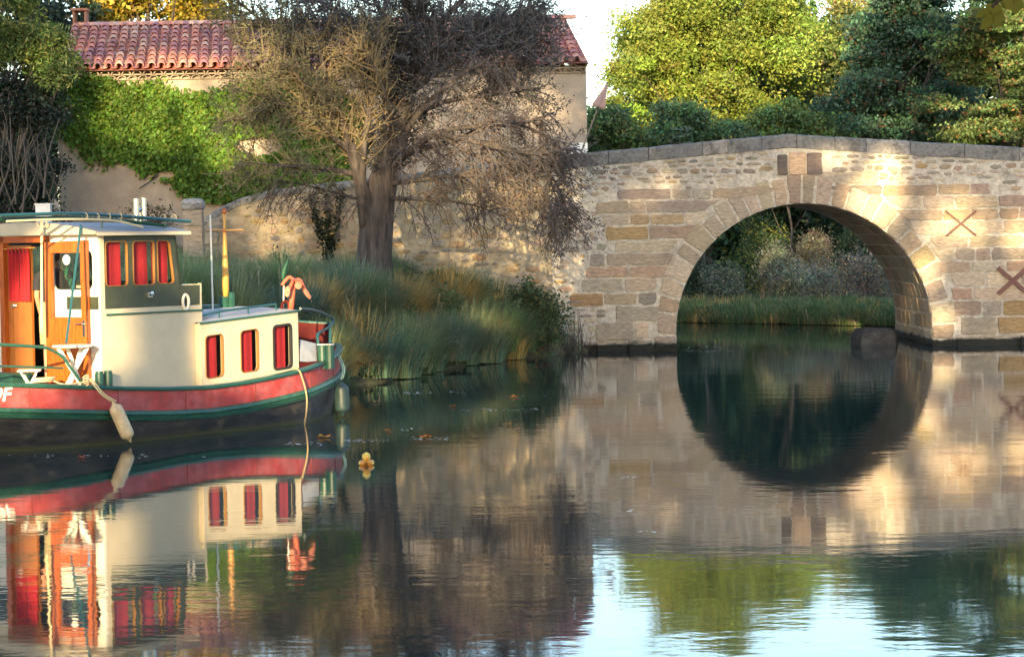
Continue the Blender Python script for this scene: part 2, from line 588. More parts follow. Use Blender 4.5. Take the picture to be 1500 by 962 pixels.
def face_rubble(mb, x0, x1, zb, only_out, warm=False, dens=.85):
    z = -.05
    row = 0
    while z < 4.7:
        hh = random.choice([.08, .10, .13, .17])
        x = x0 + random.uniform(0, .2)
        while x < x1:
            ww = random.uniform(.12, .40)
            xm, zm = x + ww / 2, z + hh / 2 + random.uniform(-.03, .03)
            x += ww + random.uniform(.005, .04)
            if zm + hh / 2 > ztop(xm) - .31 or zm < zb(xm): continue
            if only_out and (ashlar(xm - ww / 2, zm) or ashlar(xm + ww / 2, zm) or in_ring(xm, zm, .2)): continue
            if only_out and abs(xm - 6.33) < .62 and 3.55 < zm < 4.3: continue
            if random.random() > dens: continue
            nn = random.choice([6, 7, 8])
            ph = random.uniform(0, 6.28)
            pl = []
            for j in range(nn):
                aa = ph + j * 2 * math.pi / nn
                e = 1 / max(abs(math.cos(aa)) ** 3 + abs(math.sin(aa)) ** 3, .2) ** (1 / 3)
                rr = e * random.uniform(.80, 1.0)
                pl.append((xm + ww / 2 * rr * math.cos(aa), zm + hh / 2 * rr * math.sin(aa)))
            sets = (GRY, TAN, PAL, OCH) if warm else (GRY, GRY, PAL, TAN, PAL)
            if random.random() < .05: sets = (OCH,)
            stone(mb, pl, YF, random.uniform(.004, .022), pick(*sets), jit=.006, inset=.02)
        z += hh + random.uniform(.012, .03)
        row += 1


def coping_run(mb, x0, x1, yf, dep, hgt, over=.02):
    x = x0
    while x < x1 - .02:
        w = min(random.uniform(.55, 1.3), x1 - x)
        if x1 - (x + w) < .3: w = x1 - x
        a, b = x + .006, x + w - .006
        n = 6
        xx = np.linspace(a, b, n)
        zz = ztop(xx)
        j = random.uniform(-.005, .005)
        prof = [(-over, -hgt), (-over - .012, -.05), (-over + .03, 0.0), (dep - .02, 0.01), (dep + over, -.04), (dep + over, -hgt)]
        V = []
        for i in range(n):
            for (py, pz) in prof:
                V.append((xx[i], yf + py + random.gauss(0, .005), zz[i] + pz + j + random.gauss(0, .006)))
        m = len(prof)
        F = [(i * m + q, i * m + (q + 1) % m, (i + 1) * m + (q + 1) % m, (i + 1) * m + q) for i in range(n - 1) for q in range(m)]
        F += [tuple(range(m))[::-1], tuple(range((n - 1) * m, n * m))]
        mb.add(V, F, np.array(random.choice([(.20, .19, .18), (.24, .225, .21), (.17, .165, .16), (.26, .24, .22)])))
        x += w


# ---------------------------------------------------------------- the bridge
XL = .9
bridge = empty('stone_bridge', (XA, YF, 0), 'old single arch stone bridge with grey coping spanning the canal', 'bridge')


def place(o, parent):
    """parent while keeping the mesh's world coordinates"""
    o.parent = parent
    o.matrix_parent_inverse = Matrix.Translation(-parent.location) if parent.rotation_euler.z == 0 else parent.matrix_basis.inverted()
    return o


def extrude_profile(xs_, zb, zt, y0, y1):
    m = MB()
    n = len(xs_)
    A = np.column_stack([xs_, np.full(n, y0), zb]); B = np.column_stack([xs_, np.full(n, y0), zt])
    C = np.column_stack([xs_, np.full(n, y1), zt]); D = np.column_stack([xs_, np.full(n, y1), zb])
    i = np.arange(n - 1)
    m.add(np.vstack([A, B, C, D]), np.vstack([np.stack([i, i + 1, n + i + 1, n + i], 1), np.stack([n + i, n + i + 1, 2 * n + i + 1, 2 * n + i], 1),
                                              np.stack([2 * n + i, 2 * n + i + 1, 3 * n + i + 1, 3 * n + i], 1),
                                              np.stack([3 * n + i, 3 * n + i + 1, i + 1, i], 1),
                                              np.array([[0, n, 2 * n, 3 * n], [n - 1, 4 * n - 1, 3 * n - 1, 2 * n - 1]])]))
    return m


e = 1e-4
ax_ = XA + RA * np.cos(np.linspace(math.pi, 0, 61))
az_ = ZA + RA * np.sin(np.linspace(math.pi, 0, 61))
bx = np.concatenate([np.linspace(XL, XA - RA - e, 16), ax_, np.linspace(XA + RA + e, 20, 22)])
bz = np.concatenate([np.full(16, -1.2), az_, np.full(22, -1.2)])
deckz = ztop(bx) - .95
o = extrude_profile(bx, bz, np.maximum(deckz, bz + .2), YF, YB).build('masonry_core', MT['mortar'])
place(o, bridge)
px_ = np.linspace(XL, 20, 60)
o = extrude_profile(px_, ztop(px_) - .955, ztop(px_) - .3, YF + .003, YF + .38).build('parapet', MT['mortar']); place(o, bridge)
o = extrude_profile(px_, ztop(px_) - .955, ztop(px_) - .3, YB - .38, YB - .003).build('parapet', MT['mortar']); place(o, bridge)
f = MB(); face_ashlar(f, 13.5); place(f.build('stone_facing', MT['stone']), bridge)
f = MB(); face_rubble(f, XL - .05, 13.5, lambda x: -.1, True, dens=.95); place(f.build('rubble_facing', MT['stone']), bridge)
f = MB(); coping_run(f, XL, 20, YF, .38, .30); place(f.build('coping', MT['coping']), bridge)
f = MB(); coping_run(f, XL, 20, YB - .38, .38, .30); place(f.build('coping', MT['coping']), bridge)
# the barrel under the arch, coursed stones
f = MB()
for k in range(26):
    t0, t1 = math.pi * k / 26, math.pi * (k + 1) / 26
    y = YF + .05
    while y < YB - .1:
        w = min(random.uniform(.4, .9), YB - y)
        def mp(P, dep):
            return np.column_stack([XA + (RA - dep) * np.cos(P[:, 0] / RA), P[:, 1], ZA + (RA - dep) * np.sin(P[:, 0] / RA)])
        stone(f, [(t0 * RA + .012, y + .012), (t1 * RA - .012, y + .012), (t1 * RA - .012, y + w - .012), (t0 * RA + .012, y + w - .012)], 0,
              random.uniform(.006, .016), pick(GRY, TAN, TAN, [(.30, .24, .17)]), jit=.006, mapping=mp)
        y += w
for sx in (-1, 1):
    for z0, z1 in ((-.3, .0), (.0, .33)):
        y = YF + .05
        while y < YB - .1:
            w = min(random.uniform(.5, 1.0), YB - y)
            def mp(P, dep, sx=sx):
                return np.column_stack([np.full(len(P), XA + sx * RA) - sx * dep, P[:, 0], P[:, 1]])
            stone(f, [(y + .012, z0 + .01), (y + w - .012, z0 + .01), (y + w - .012, z1 - .01), (y + .012, z1 - .01)], 0, .02, pick(GRY, PAL) * .85, mapping=mp)
            y += w
place(f.build('arch_barrel', MT['stone']), bridge)
# tie plates: two crossed iron bars each
for (cx, cy, hw, hh, th, colr) in ((1407, 327, 22, 18, .012, 0), (1483, 411, 22, 19, .05, 1)):
    c = at(cx, cy, YF)
    f = MB()
    for s_ in (-1, 1):
        a = np.array([c[0] - hw / 67.2, YF - .06 - .02 * s_, c[2] - s_ * hh / 67.2]); b = np.array([c[0] + hw / 67.2, YF - .06 - .02 * s_, c[2] + s_ * hh / 67.2])
        d = (b - a) / np.linalg.norm(b - a); nrm = np.array([-d[2], 0, d[0]]) * (.018 if colr == 0 else .045)
        off = np.array([0, .03, 0])
        V = [a - nrm - off, b - nrm - off, b + nrm - off, a + nrm - off, a - nrm + off, b - nrm + off, b + nrm + off, a + nrm + off]
        f.add(V, [(0, 1, 2, 3), (4, 7, 6, 5), (0, 4, 5, 1), (1, 5, 6, 2), (2, 6, 7, 3), (3, 7, 4, 0)])
    f.tube([c + (0, -.13, c[1] * 0), c + (0, .02, 0)], .035 if colr else .02, 8)
    o = place(f.build('wall_anchor', MT['iron']), bridge)
    o['label'] = 'thick rust red crossed iron tie plate' if colr else 'thin faint crossed iron tie plate'

# ---------------------------------------------------------------- the ramp wall on the left bank
wall = empty('ramp_wall', (-3, YF, 1.5), 'rubble stone wall sloping up to the bridge behind the half bare tree', 'wall')
wx = np.linspace(-6.75, XL - .001, 40)
o = extrude_profile(wx, np.full(40, -.8), ztop(wx) - .14, YF + .006, YF + .5).build('wall_core', MT['mortar_warm']); place(o, wall)
f = MB(); face_rubble(f, -6.2, XL, lambda x: .1 if x > 0 else .8, False, True, .74); place(f.build('rubble_facing', MT['stone']), wall)
f = MB(); coping_run(f, -6.75, XL, YF, .5, .16); place(f.build('coping', MT['coping']), wall)
# dressed end stones of the wall
f = MB()
z = 1.6
while z < 3.1:
    h = random.uniform(.22, .32)
    w = random.uniform(.32, .5)
    z1 = min(z + h, ztop(-6.5) - .2)
    stone(f, [(-6.74, z + .01), (-6.74 + w, z + .01), (-6.74 + w, z1 - .01), (-6.74, z1 - .01)], YF, .03, pick(PAL, PAL, GRY) * 1.05)
    z += h
place(f.build('end_quoins', MT['stone']), wall)

# gate pillar beside the wall's end
pb = at(284, 349, 51.5)
pillar = empty('gate_pillar', (pb[0], pb[1], pb[2] - .3), 'pale stone gate pillar with a rounded cap left of the ramp wall', 'pillar')
f = MB(); sc = 51.5 / FPX
hw = 14.0 * sc
for k in range(3):
    z0 = -.1 + k * .33
    w = hw + random.uniform(-.015, .015)
    V = []
    for (zz, g) in ((z0, .0), (z0 + .01, .012), (z0 + .31, .012), (z0 + .325, 0.0)):
        for (sx, sy) in ((-1, -1), (1, -1), (1, 1), (-1, 1)):
            V.append((sx * (w - .012 + g) + random.gauss(0, .006), sy * (w - .012 + g) + random.gauss(0, .006), zz))
    F = [(i * 4 + j, i * 4 + (j + 1) % 4, (i + 1) * 4 + (j + 1) % 4, (i + 1) * 4 + j) for i in range(3) for j in range(4)] + [(3, 2, 1, 0), (12, 13, 14, 15)]
    f.add(V, F, pick(PAL) * 1.1)
f.build('shaft', MT['stone'], pillar)
f = MB(); w = hw + .04
V = []
for (zz, g) in ((.90, -.03), (.93, .0), (1.05, .005), (1.12, -.04), (1.145, -.12)):
    for j in range(12):
        a = j / 12 * 2 * math.pi + .26
        ee = 1 / (abs(math.cos(a)) ** 5 + abs(math.sin(a)) ** 5) ** .2
        V.append(((w + g) * ee * math.cos(a), (w + g) * ee * math.sin(a), zz))
F = [(i * 12 + j, i * 12 + (j + 1) % 12, (i + 1) * 12 + (j + 1) % 12, (i + 1) * 12 + j) for i in range(4) for j in range(12)] + [tuple(range(12))[::-1], tuple(range(48, 60))]
f.add(V, F, (.36, .34, .32)); f.build('cap', MT['coping'], pillar)

# stone ledge in the water under the arch
c0 = at(1281, 492, 54.2)
f = MB()
V, n = [], 14
for (zz, g) in ((-.5, .05), (.12, .03), (.26, 0), (.33, -.05), (.345, -.15)):
    for j in range(n):
        a = j / n * 2 * math.pi
        ee = 1 / (abs(math.cos(a)) ** 6 + abs(math.sin(a)) ** 6) ** (1 / 6)
        V.append((c0[0] + (.46 + g) * ee * math.cos(a) + random.gauss(0, .012), 54.2 + (.55 + g) * ee * math.sin(a) + random.gauss(0, .012), zz + random.gauss(0, .008)))
F = [(i * n + j, i * n + (j + 1) % n, (i + 1) * n + (j + 1) % n, (i + 1) * n + j) for i in range(4) for j in range(n)] + [tuple(range(n))[::-1], tuple(range(4 * n, 5 * n))]
f.add(V, F, (.035, .033, .034))
tag(f.build('stone_ledge', MT['coping']), 'dark low stone ledge standing in the water under the arch', 'stone block')

# ---------------------------------------------------------------- the house
HY = 60.0
hl, hr = at(85, 200, HY)[0], at(860, 200, HY)[0]
EZ = 6.77
house = empty('house', ((hl + hr) / 2, HY, 3), 'plastered canal house with red barrel tile roof behind the ramp wall', 'house')
f = MB(); f.box(hl, hr, HY, HY + 7.6, 1.0, EZ - .04); place(f.build('wall', MT['plaster']), house)
f = MB()
w0 = at(836, 215, HY - .03)
f.box(w0[0], hr + .01, HY - .03, HY + .4, 3.6, w0[2] + .09); place(f.build('plinth', MT['white_paint']), house)
# roof: barrel tiles in columns
RY, RZ = HY + 3.6, 8.17
EY = HY - .38
roof = MB()
TC = [(.52, .20, .135), (.50, .19, .15), (.58, .27, .19), (.44, .18, .165), (.56, .33, .24), (.40, .18, .18), (.48, .22, .15)]
TC = [tuple(v * 1.14 for v in t) for t in TC]
ncol = int((hr - hl - .36) / .262)
slope = np.array([0, RY - EY, RZ - EZ]); SL = np.linalg.norm(slope); sd = slope / SL
sn = np.array([0, -sd[2], sd[1]])
nrow = 10
for c in range(ncol + 1):
    xc = hl + .30 + c * .262
    for r in range(nrow):
        a0 = r * SL / nrow - .02; a1 = (r + 1) * SL / nrow + .06
        shift = -.42 * (xc - (hl + hr) / 2) / ((hr - hl) / 2) if xc > (hl + hr) / 2 + 2 else 0
        kx = -.42
        for cover in (0, 1):
            cx = xc + (.131 if not cover else 0) + random.gauss(0, .008)
            r0, r1 = (.098, .078)
            th = np.linspace(0, math.pi, 8) if cover else np.linspace(math.pi, 2 * math.pi, 6)
            lift0, lift1 = (.085, .062) if cover else (.075, .055)
            V = []
            for (a, rr, lf) in ((a0, r0, lift0 + .015), (a1, r1, lift1)):
                for t in th:
                    off = cx + kx * a / SL + rr * math.cos(t)
                    V.append(np.array([off, EY, EZ]) + sd * (a + random.gauss(0, .004)) + sn * (lf - (.0 if cover else 0) + (rr if cover else rr * .8) * math.sin(t) * (.85 if cover else .75)))
            m = len(th)
            # thickness at the lower lip
            for t in th:
                V.append(np.array([cx + kx * a0 / SL + (r0 - .016) * math.cos(t), EY, EZ]) + sd * a0 + sn * (lift0 + .015 + ((r0 - .016) if cover else r0 * .8) * math.sin(t) * (.85 if cover else .75)))
            F = [(i, i + 1, m + i + 1, m + i) for i in range(m - 1)] + ([(i + 1, i, 2 * m + i, 2 * m + i + 1) for i in range(m - 1)] if cover else [])
            roof.add(V, F, np.array(random.choice(TC)) * random.uniform(.8, 1.15))
bd = [(hl + .22, EY, EZ - .02), (hr + .05, EY, EZ - .02), (hr - .38, RY, RZ - .02), (hl - .2, RY, RZ - .02), (hr - .38, HY + 8.0, EZ), (hl - .2, HY + 8.0, EZ)]
roof.add(bd, [(0, 1, 2, 3), (3, 2, 4, 5)], (.35, .14, .1))
roof.add([(hr + .05, EY, EZ - .02), (hr - .42, RY, RZ - .02), (hr - .2, HY + 8, EZ), (hr - .1, HY, EZ - .3)], [(0, 3, 1), (3, 2, 1)], (.4, .3, .22))
ro = place(roof.build('roof', MT['tile'], smooth=False), house)
f = MB(); x = hl - .08
while x < hr - .5:
    w = .42
    n = 8
    V = []
    for q in range(2):
        for t in np.linspace(0, math.pi, n):
            V.append((x + q * (w + .03), RY + .13 * math.cos(t), RZ + .03 + (.115 - .012 * q) * math.sin(t)))
    f.add(V, [(i, i + 1, n + i + 1, n + i) for i in range(n - 1)], np.array(random.choice(TC)) * random.uniform(.95, 1.2) + .03)
    x += w
o = f.build('ridge', MT['tile'], smooth=True); o.parent = ro
# scalloped eave of half tiles set in mortar
f = MB()
for rowi, (yo, zo) in enumerate(((-.06, -.20), (-.18, -.09))):
    f.box(hl + .01, hr - .01, HY + yo, HY + .2, EZ + zo - .035 - rowi * .001, EZ + zo - .004)
    x = hl + .06 + rowi * .13
    while x < hr - .15:
        V = []
        for yy in (HY + yo - .07, HY + .1):
            for rr in (.115, .09):
                for t in np.linspace(0, math.pi, 8):
                    V.append((x + rr * math.cos(t), yy, EZ + zo - .01 + rr * .72 * math.sin(t)))
        n = 8
        F = [(i, i + 1, 2 * n + i + 1, 2 * n + i) for i in range(n - 1)] + [(i, n + i, n + i + 1, i + 1) for i in range(n - 1)] + [(n + i + 1, n + i, 3 * n + i, 3 * n + i + 1) for i in range(n - 1)]
        f.add(V, F)
        x += .262
place(f.build('eave_moulding', MT['plaster']), house)
cb = at(118, 30, RY)
f = MB()
f.box(cb[0] - .2, cb[0] + .2, RY - .25, RY + .25, RZ - .3, RZ + .05)
for sx in (-.17, .13): f.box(cb[0] + sx, cb[0] + sx + .05, RY - .2, RY + .2, RZ + .05, RZ + .42)
f.box(cb[0] - .22, cb[0] + .22, RY - .26, RY + .26, RZ + .42, RZ + .48)
o = f.build('chimney', MT['brick']); o.parent = ro

# ---------------------------------------------------------------- vegetation tools
MT['stembark'] = mat('stem_bark', (.10, .085, .07), .95, .3, 6, .01, 14)

def unit(v):
    return v / (np.linalg.norm(v, axis=-1, keepdims=True) + 1e-9)


def add_leaves(mb, C, size, cols, aspect=.55, tdir=None, up=.0, spread=1.0):
    """leaf shaped faces at the centres C; size and colour per leaf"""
    n = len(C)
    size = np.broadcast_to(np.asarray(size, float), (n,))
    t = rng.normal(size=(n, 3)) * spread
    if tdir is not None: t = t + tdir
    t = unit(t)
    nr = rng.normal(size=(n, 3)); nr[:, 2] += up
    b = unit(np.cross(t, nr))
    nn = np.cross(b, t)
    L = (size * .5)[:, None]
    W = L * aspect
    droop = nn * L * .25
    V = np.stack([C - t * L, C - t * L * .1 + b * W, C + t * L - droop, C - t * L * .1 - b * W], 1).reshape(-1, 3)
    F = np.arange(4 * n).reshape(n, 4)
    mb.add(V, F, np.repeat(np.clip(cols, .004, .9), 4, axis=0))


def leafcols(n, base, var=.25, alt=None, altp=.0):
    c = np.array(base)[None] * (1 + rng.normal(0, var, (n, 1))) * (1 + rng.normal(0, .08, (n, 3)))
    if alt is not None:
        k = rng.random(n) < altp
        c[k] = np.array(alt)[None] * (1 + rng.normal(0, var, (k.sum(), 1)))
    return c


def blob_points(n, cen, rad, hollow=.55):
    """points in an ellipsoid, mostly towards its outside"""
    d = unit(rng.normal(size=(n, 3)))
    r = (hollow + (1 - hollow) * rng.random(n)) ** .8
    return np.array(cen) + d * r[:, None] * np.array(rad)


def tree(name, label, base, cen, rad, nclump, nleaf, csize, lsize, col, alt=None, altp=.1, trunk_r=.2, bark='bark', group=None, cat='tree',
         flat=.6, shape=None, hollow=.5, var=.25, lobes=None, nbranch=None, twist=.5, lf='leaf', aspect=.55):
    base = np.array([base[0], base[1], float(terrain_h(base[0], base[1]))])
    root = empty(name, base, label, cat, group)
    cen = np.array(cen, float); rad = np.array(rad, float)
    if lobes is None:
        K = blob_points(nclump, cen, rad, hollow)
    else:
        ws = np.array([l[1][0] * l[1][2] for l in lobes]); ws = ws / ws.sum()
        K = np.vstack([blob_points(max(3, int(nclump * w)), l[0], l[1], hollow) for l, w in zip(lobes, ws)])
    rag = rng.random(len(K)) < .22
    K[rag] = cen + (K[rag] - cen) * (1 + .2 * rng.random((rag.sum(), 1)))
    K = K[K[:, 2] > base[2] + .15]
    # trunk and limbs
    m = MB()
    fork = base + (cen - base) * np.array([.6, .6, .45])
    top = cen + np.array([0, 0, rad[2] * .6])
    path = smoothpath([base - (0, 0, .3), base + (fork - base) * .5 + rng.normal(0, .12, 3), fork, (fork + top) / 2 + rng.normal(0, .3, 3), top], 5)
    m.tube(path, np.linspace(trunk_r, trunk_r * .15, len(path)) * (1 + .5 * np.exp(-np.arange(len(path)))), 10)
    sel = rng.permutation(len(K))[:(nbranch or min(len(K), 20))]
    for k in sel:
        hz = np.clip((K[k][2] - base[2]) / max(top[2] - base[2], .1) * .75 - .1, .2, .9)
        s = path[int(np.clip(hz + rng.normal(0, .12), .12, .95) * (len(path) - 1))]
        midp = (s + K[k]) / 2 + rng.normal(0, .12 * np.linalg.norm(K[k] - s), 3) * twist + (0, 0, .08 * np.linalg.norm(K[k] - s))
        p = smoothpath([s, midp, K[k]], 4)
        m.tube(p, np.linspace(trunk_r * .22, .012, len(p)), 5, caps=False)
    tr = m.build('trunk', MT[bark], smooth=True)
    place(tr, root)
    # leaves in clumps
    per = rng.poisson(nleaf, len(K))
    ids = np.repeat(np.arange(len(K)), per)
    cs = csize * (.6 + .8 * rng.random(len(K)))
    off = rng.normal(size=(len(ids), 3)) * np.array([1, 1, flat]) * .55
    P = K[ids] + off * cs[ids][:, None]
    tone = np.clip(1 + rng.normal(0, .24, len(K)), .4, 1.7)
    hue = 1 + rng.normal(0, .09, (len(K), 3))
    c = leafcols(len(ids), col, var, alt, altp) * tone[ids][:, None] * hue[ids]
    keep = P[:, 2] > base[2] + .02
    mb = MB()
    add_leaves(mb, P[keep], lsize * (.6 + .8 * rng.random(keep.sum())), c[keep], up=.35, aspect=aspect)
    place(mb.build('crown', MT[lf]), root)
    return root


def lobes_in(boxes, Y, n, depth, frac=.40):
    """billowing sub crowns spread through the photo boxes (x0, x1, y0, y1)"""
    out = []
    for (x0, x1, y0, y1) in boxes:
        c, r = pxr(x0, x1, y0, y1, Y)
        for _ in range(n):
            d = rng.uniform(-1, 1, 3); d[1] *= .8
            f = frac * random.uniform(.7, 1.35)
            rr = np.array([max(r[0], .5) * f, depth * f, max(r[2], .5) * f * .85])
            k = (1 - f * .8)
            out.append((c + d * np.array([r[0] * k, depth, r[2] * k]), rr))
    return out


def pxr(px0, px1, py0, py1, Y):
    """centre and half sizes of the box the photo shows between these pixels at depth Y"""
    a = at(px0, py1, Y); b = at(px1, py0, Y)
    return (a + b) / 2, abs(b - a) / 2


# ---------------------------------------------------------------- trees beyond the bridge
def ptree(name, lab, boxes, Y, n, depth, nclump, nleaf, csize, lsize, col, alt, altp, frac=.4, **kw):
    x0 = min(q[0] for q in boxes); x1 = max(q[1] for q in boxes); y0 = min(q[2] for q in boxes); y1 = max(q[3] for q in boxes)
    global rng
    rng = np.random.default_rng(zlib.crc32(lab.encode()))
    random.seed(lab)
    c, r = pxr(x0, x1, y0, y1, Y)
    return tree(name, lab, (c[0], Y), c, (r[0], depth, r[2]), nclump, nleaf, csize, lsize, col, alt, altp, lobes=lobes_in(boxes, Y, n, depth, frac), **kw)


GB = 'trees beyond the bridge'
ptree('broadleaf_tree', 'tall sunlit yellow green tree beyond the bridge next to the patch of sky', [(872, 1010, 85, 215), (893, 1060, 10, 130), (985, 1140, -70, 110), (1040, 1195, 45, 200), (950, 1100, 90, 225), (1100, 1200, -45, 110), (900, 1000, 40, 130), (930, 1060, -50, 60)], 84, 12, 1.9,
      560, 190, .48, .125, (.165, .225, .038), (.23, .265, .05), .2, .34, trunk_r=.13, group=GB, var=.2, nbranch=16, hollow=.5, flat=.7)
ptree('broadleaf_tree', 'duller green tree filling in behind the tall yellow green one', [(885, 1040, 70, 220), (960, 1200, -35, 215), (1120, 1310, -25, 200)], 89, 14, 1.6,
      420, 100, .55, .18, (.085, .13, .035), (.17, .18, .05), .2, .4, trunk_r=.25, group=GB, hollow=.3)
ptree('broadleaf_tree', 'thin airy yellowish tree with visible pale limbs between the bright tree and the dark ones', [(1140, 1260, 15, 110), (1200, 1330, -40, 90), (1180, 1290, 60, 140)], 92, 5, 1.8,
      240, 80, .45, .15, (.20, .21, .05), (.28, .19, .07), .2, .4, trunk_r=.22, bark='greybark', group=GB, hollow=.3, nbranch=60)
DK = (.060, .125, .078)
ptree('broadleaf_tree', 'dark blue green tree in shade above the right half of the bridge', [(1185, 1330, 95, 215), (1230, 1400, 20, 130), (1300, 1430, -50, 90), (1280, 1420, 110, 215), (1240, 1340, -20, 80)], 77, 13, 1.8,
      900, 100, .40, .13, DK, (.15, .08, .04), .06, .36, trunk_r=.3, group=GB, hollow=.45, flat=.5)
ptree('broadleaf_tree', 'layered green tree with sunlit sprays of leaves at the right edge', [(1340, 1500, 130, 212), (1370, 1560, 40, 130), (1400, 1580, -60, 60), (1460, 1600, 100, 215), (1430, 1560, -20, 70)], 72, 13, 1.6,
      760, 90, .38, .12, (.115, .17, .055), (.28, .15, .06), .08, .36, trunk_r=.12, nbranch=10, group=GB, hollow=.45, flat=.28)
for (lab, bx_, Yd, colr, nc) in (
        ('low dark green tree just right of the house corner above the parapet', [(850, 930, 135, 240), (900, 985, 175, 240)], 76, (.075, .145, .06), 190),
        ('rounded dark green tree under the bright tree above the parapet', [(955, 1040, 150, 235), (1010, 1110, 165, 235)], 74, (.075, .15, .075), 190),
        ('shaded green tree peeping over the top of the bridge', [(1080, 1170, 140, 230), (1140, 1235, 155, 230)], 75, (.095, .17, .06), 190),
        ('low green tree under the layered one at the right end of the parapet', [(1380, 1470, 150, 235), (1440, 1540, 160, 235)], 75.5, (.07, .13, .05), 190)):
    ptree('broadleaf_tree', lab, bx_, Yd, 7, 1.4, nc, 95, .34, .12, colr, (.14, .16, .04), .12, .42, trunk_r=.06, nbranch=6, group=GB, hollow=.45)
# the wood behind everything, tree by tree
GW = 'dark trees of the far wood'
for (lab, x0, x1, y0, y1, Yd) in (('far dark tree seen through the left of the arch', 930, 1110, 215, 450, 86), ('far dark tree seen through the middle of the arch', 1060, 1240, 205, 450, 90),
                                  ('far dark tree seen through the right of the arch', 1200, 1400, 215, 450, 85), ('far dark tree rising behind the low tree at the house corner', 800, 1000, 150, 430, 100),
                                  ('tall far dark tree above the left half of the arch', 985, 1190, 110, 420, 95), ('tall far dark tree above the right half of the arch', 1150, 1370, 100, 420, 94.5),
                                  ('far dark tree rising behind the rounded dark tree', 960, 1150, 130, 430, 102), ('far dark tree rising behind the crest of the bridge', 1120, 1300, 110, 430, 101),
                                  ('far dark tree behind the dark blue green one', 1270, 1450, 20, 430, 99), ('far dark tree behind the layered tree at the right edge', 1400, 1640, -10, 430, 98)):
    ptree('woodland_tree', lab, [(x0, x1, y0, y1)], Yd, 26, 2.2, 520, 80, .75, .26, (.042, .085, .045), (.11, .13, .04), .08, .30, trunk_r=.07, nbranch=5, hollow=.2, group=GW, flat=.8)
# silvery and olive shrubs on the far bank
for (lab, px, y0, y1, wpx, Yd, colr, alt) in (
        ('pale silvery shrub with upright shoots behind the far bank grass', 1125, 365, 455, 55, 71.0, (.36, .35, .22), (.22, .24, .15)),
        ('tall buff shrub in the middle of the arch view', 1195, 325, 445, 62, 73.4, (.42, .33, .19), (.24, .24, .15)),
        ('broad grey green shrub low in the middle of the arch view', 1185, 390, 462, 130, 70.6, (.24, .27, .22), (.38, .36, .28)),
        ('grey green shrub left in the arch view above the grass', 1070, 395, 462, 90, 72, (.14, .19, .14), (.28, .3, .2)),
        ('grey twiggy shrub at the right of the arch view', 1268, 365, 458, 95, 69, (.20, .215, .18), (.46, .32, .2)),
        ('dark bush at the left edge of the arch view', 1020, 375, 462, 90, 73, (.05, .08, .05), (.1, .12, .07)),
        ('leafy green shrub high under the arch crown', 1120, 305, 450, 130, 77, (.055, .11, .045), (.26, .28, .06)),
        ('green shrub behind the buff one under the right of the arch', 1240, 320, 450, 110, 77.5, (.05, .09, .05), (.16, .18, .08))):
    ptree('shrub', lab, [(px - wpx / 2, px + wpx / 2, y0, y1)], Yd, 8, .8, 150, 70, .24, .085, colr, alt, .3, .42, trunk_r=.03, bark='greybark', cat='shrub', group='shrubs on the far bank', hollow=.2, flat=1.3, aspect=.4)

# ---------------------------------------------------------------- trees around the house
GH = 'trees around the house'
ptree('broadleaf_tree', 'golden yellow leaved tree showing above the house roof', [(120, 240, -60, 42), (210, 330, -80, 48)], 73, 7, 1.8, 260, 90, .48, .17, (.36, .26, .03), (.22, .22, .03), .25, .4, trunk_r=.25, group=GH)
ptree('conifer_tree', 'feathery green conifer at the left edge beside the roof', [(-90, 60, -60, 70), (-60, 90, 30, 135), (45, 108, 50, 130)], 58.2, 9, .8, 330, 110, .30, .12, (.080, .135, .035), (.15, .17, .045), .3, .34, trunk_r=.18, group=GH, hollow=.3, flat=.8, aspect=.28)
dark_shrub = ptree('shrub', 'dark tangled shrub with bare pale stems left of the house', [(-70, 60, 95, 210), (10, 92, 110, 235), (-80, 60, 200, 330), (35, 86, 215, 335), (-60, 40, 275, 335), (10, 86, 280, 335)], 58.0, 8, .7, 330, 85, .30, .095, (.030, .050, .036), (.09, .075, .06), .2, .36, trunk_r=.1, bark='greybark', cat='shrub', hollow=.25)
ptree('woodland_tree', 'dark tree closing the gap behind the shrubs left of the house', [(-160, 60, 0, 330), (0, 128, -40, 330)], 70, 16, 1.6, 420, 80, .6, .2, (.026, .050, .030), (.06, .07, .03), .08, .32, trunk_r=.2, group=GH, hollow=.2)
for k in range(13):
    m = MB()
    px = random.uniform(-6, 80)
    a = at(px, random.uniform(285, 325), 57.0 + random.uniform(-.2, .4))
    b = at(px + random.uniform(-26, 26), random.uniform(140, 240), 57.0 + random.uniform(-.2, .5))
    mid = (a + b) / 2 + np.array([random.gauss(0, .16), random.gauss(0, .1), 0])
    p = smoothpath([a, mid, b], 5)
    m.tube(p, np.linspace(.028, .010, len(p)) * random.uniform(.5, 1.2), 5, caps=False)
    for _ in range(3):
        q = p[random.randint(3, 9)]
        e_ = q + np.array([random.uniform(-.5, .5), random.uniform(-.2, .2), random.uniform(.3, .9)])
        m.tube(smoothpath([q, (q + e_) / 2 + (random.gauss(0, .05), 0, 0), e_], 3), np.linspace(.012, .005, 7), 4, caps=False)
    place(m.build('bare_stem', MT['stembark'], smooth=True), dark_shrub)

# ---------------------------------------------------------------- ivy on the house front
def in_poly(P, poly):
    poly = np.array(poly, float); ins = np.zeros(len(P), bool); K = len(poly)
    for i in range(K):
        a, b = poly[i], poly[(i + 1) % K]
        c = (a[1] > P[:, 1]) != (b[1] > P[:, 1])
        with np.errstate(divide='ignore', invalid='ignore'):
            xi = a[0] + (P[:, 1] - a[1]) * (b[0] - a[0]) / (b[1] - a[1])
        ins ^= c & (P[:, 0] < xi)
    return ins


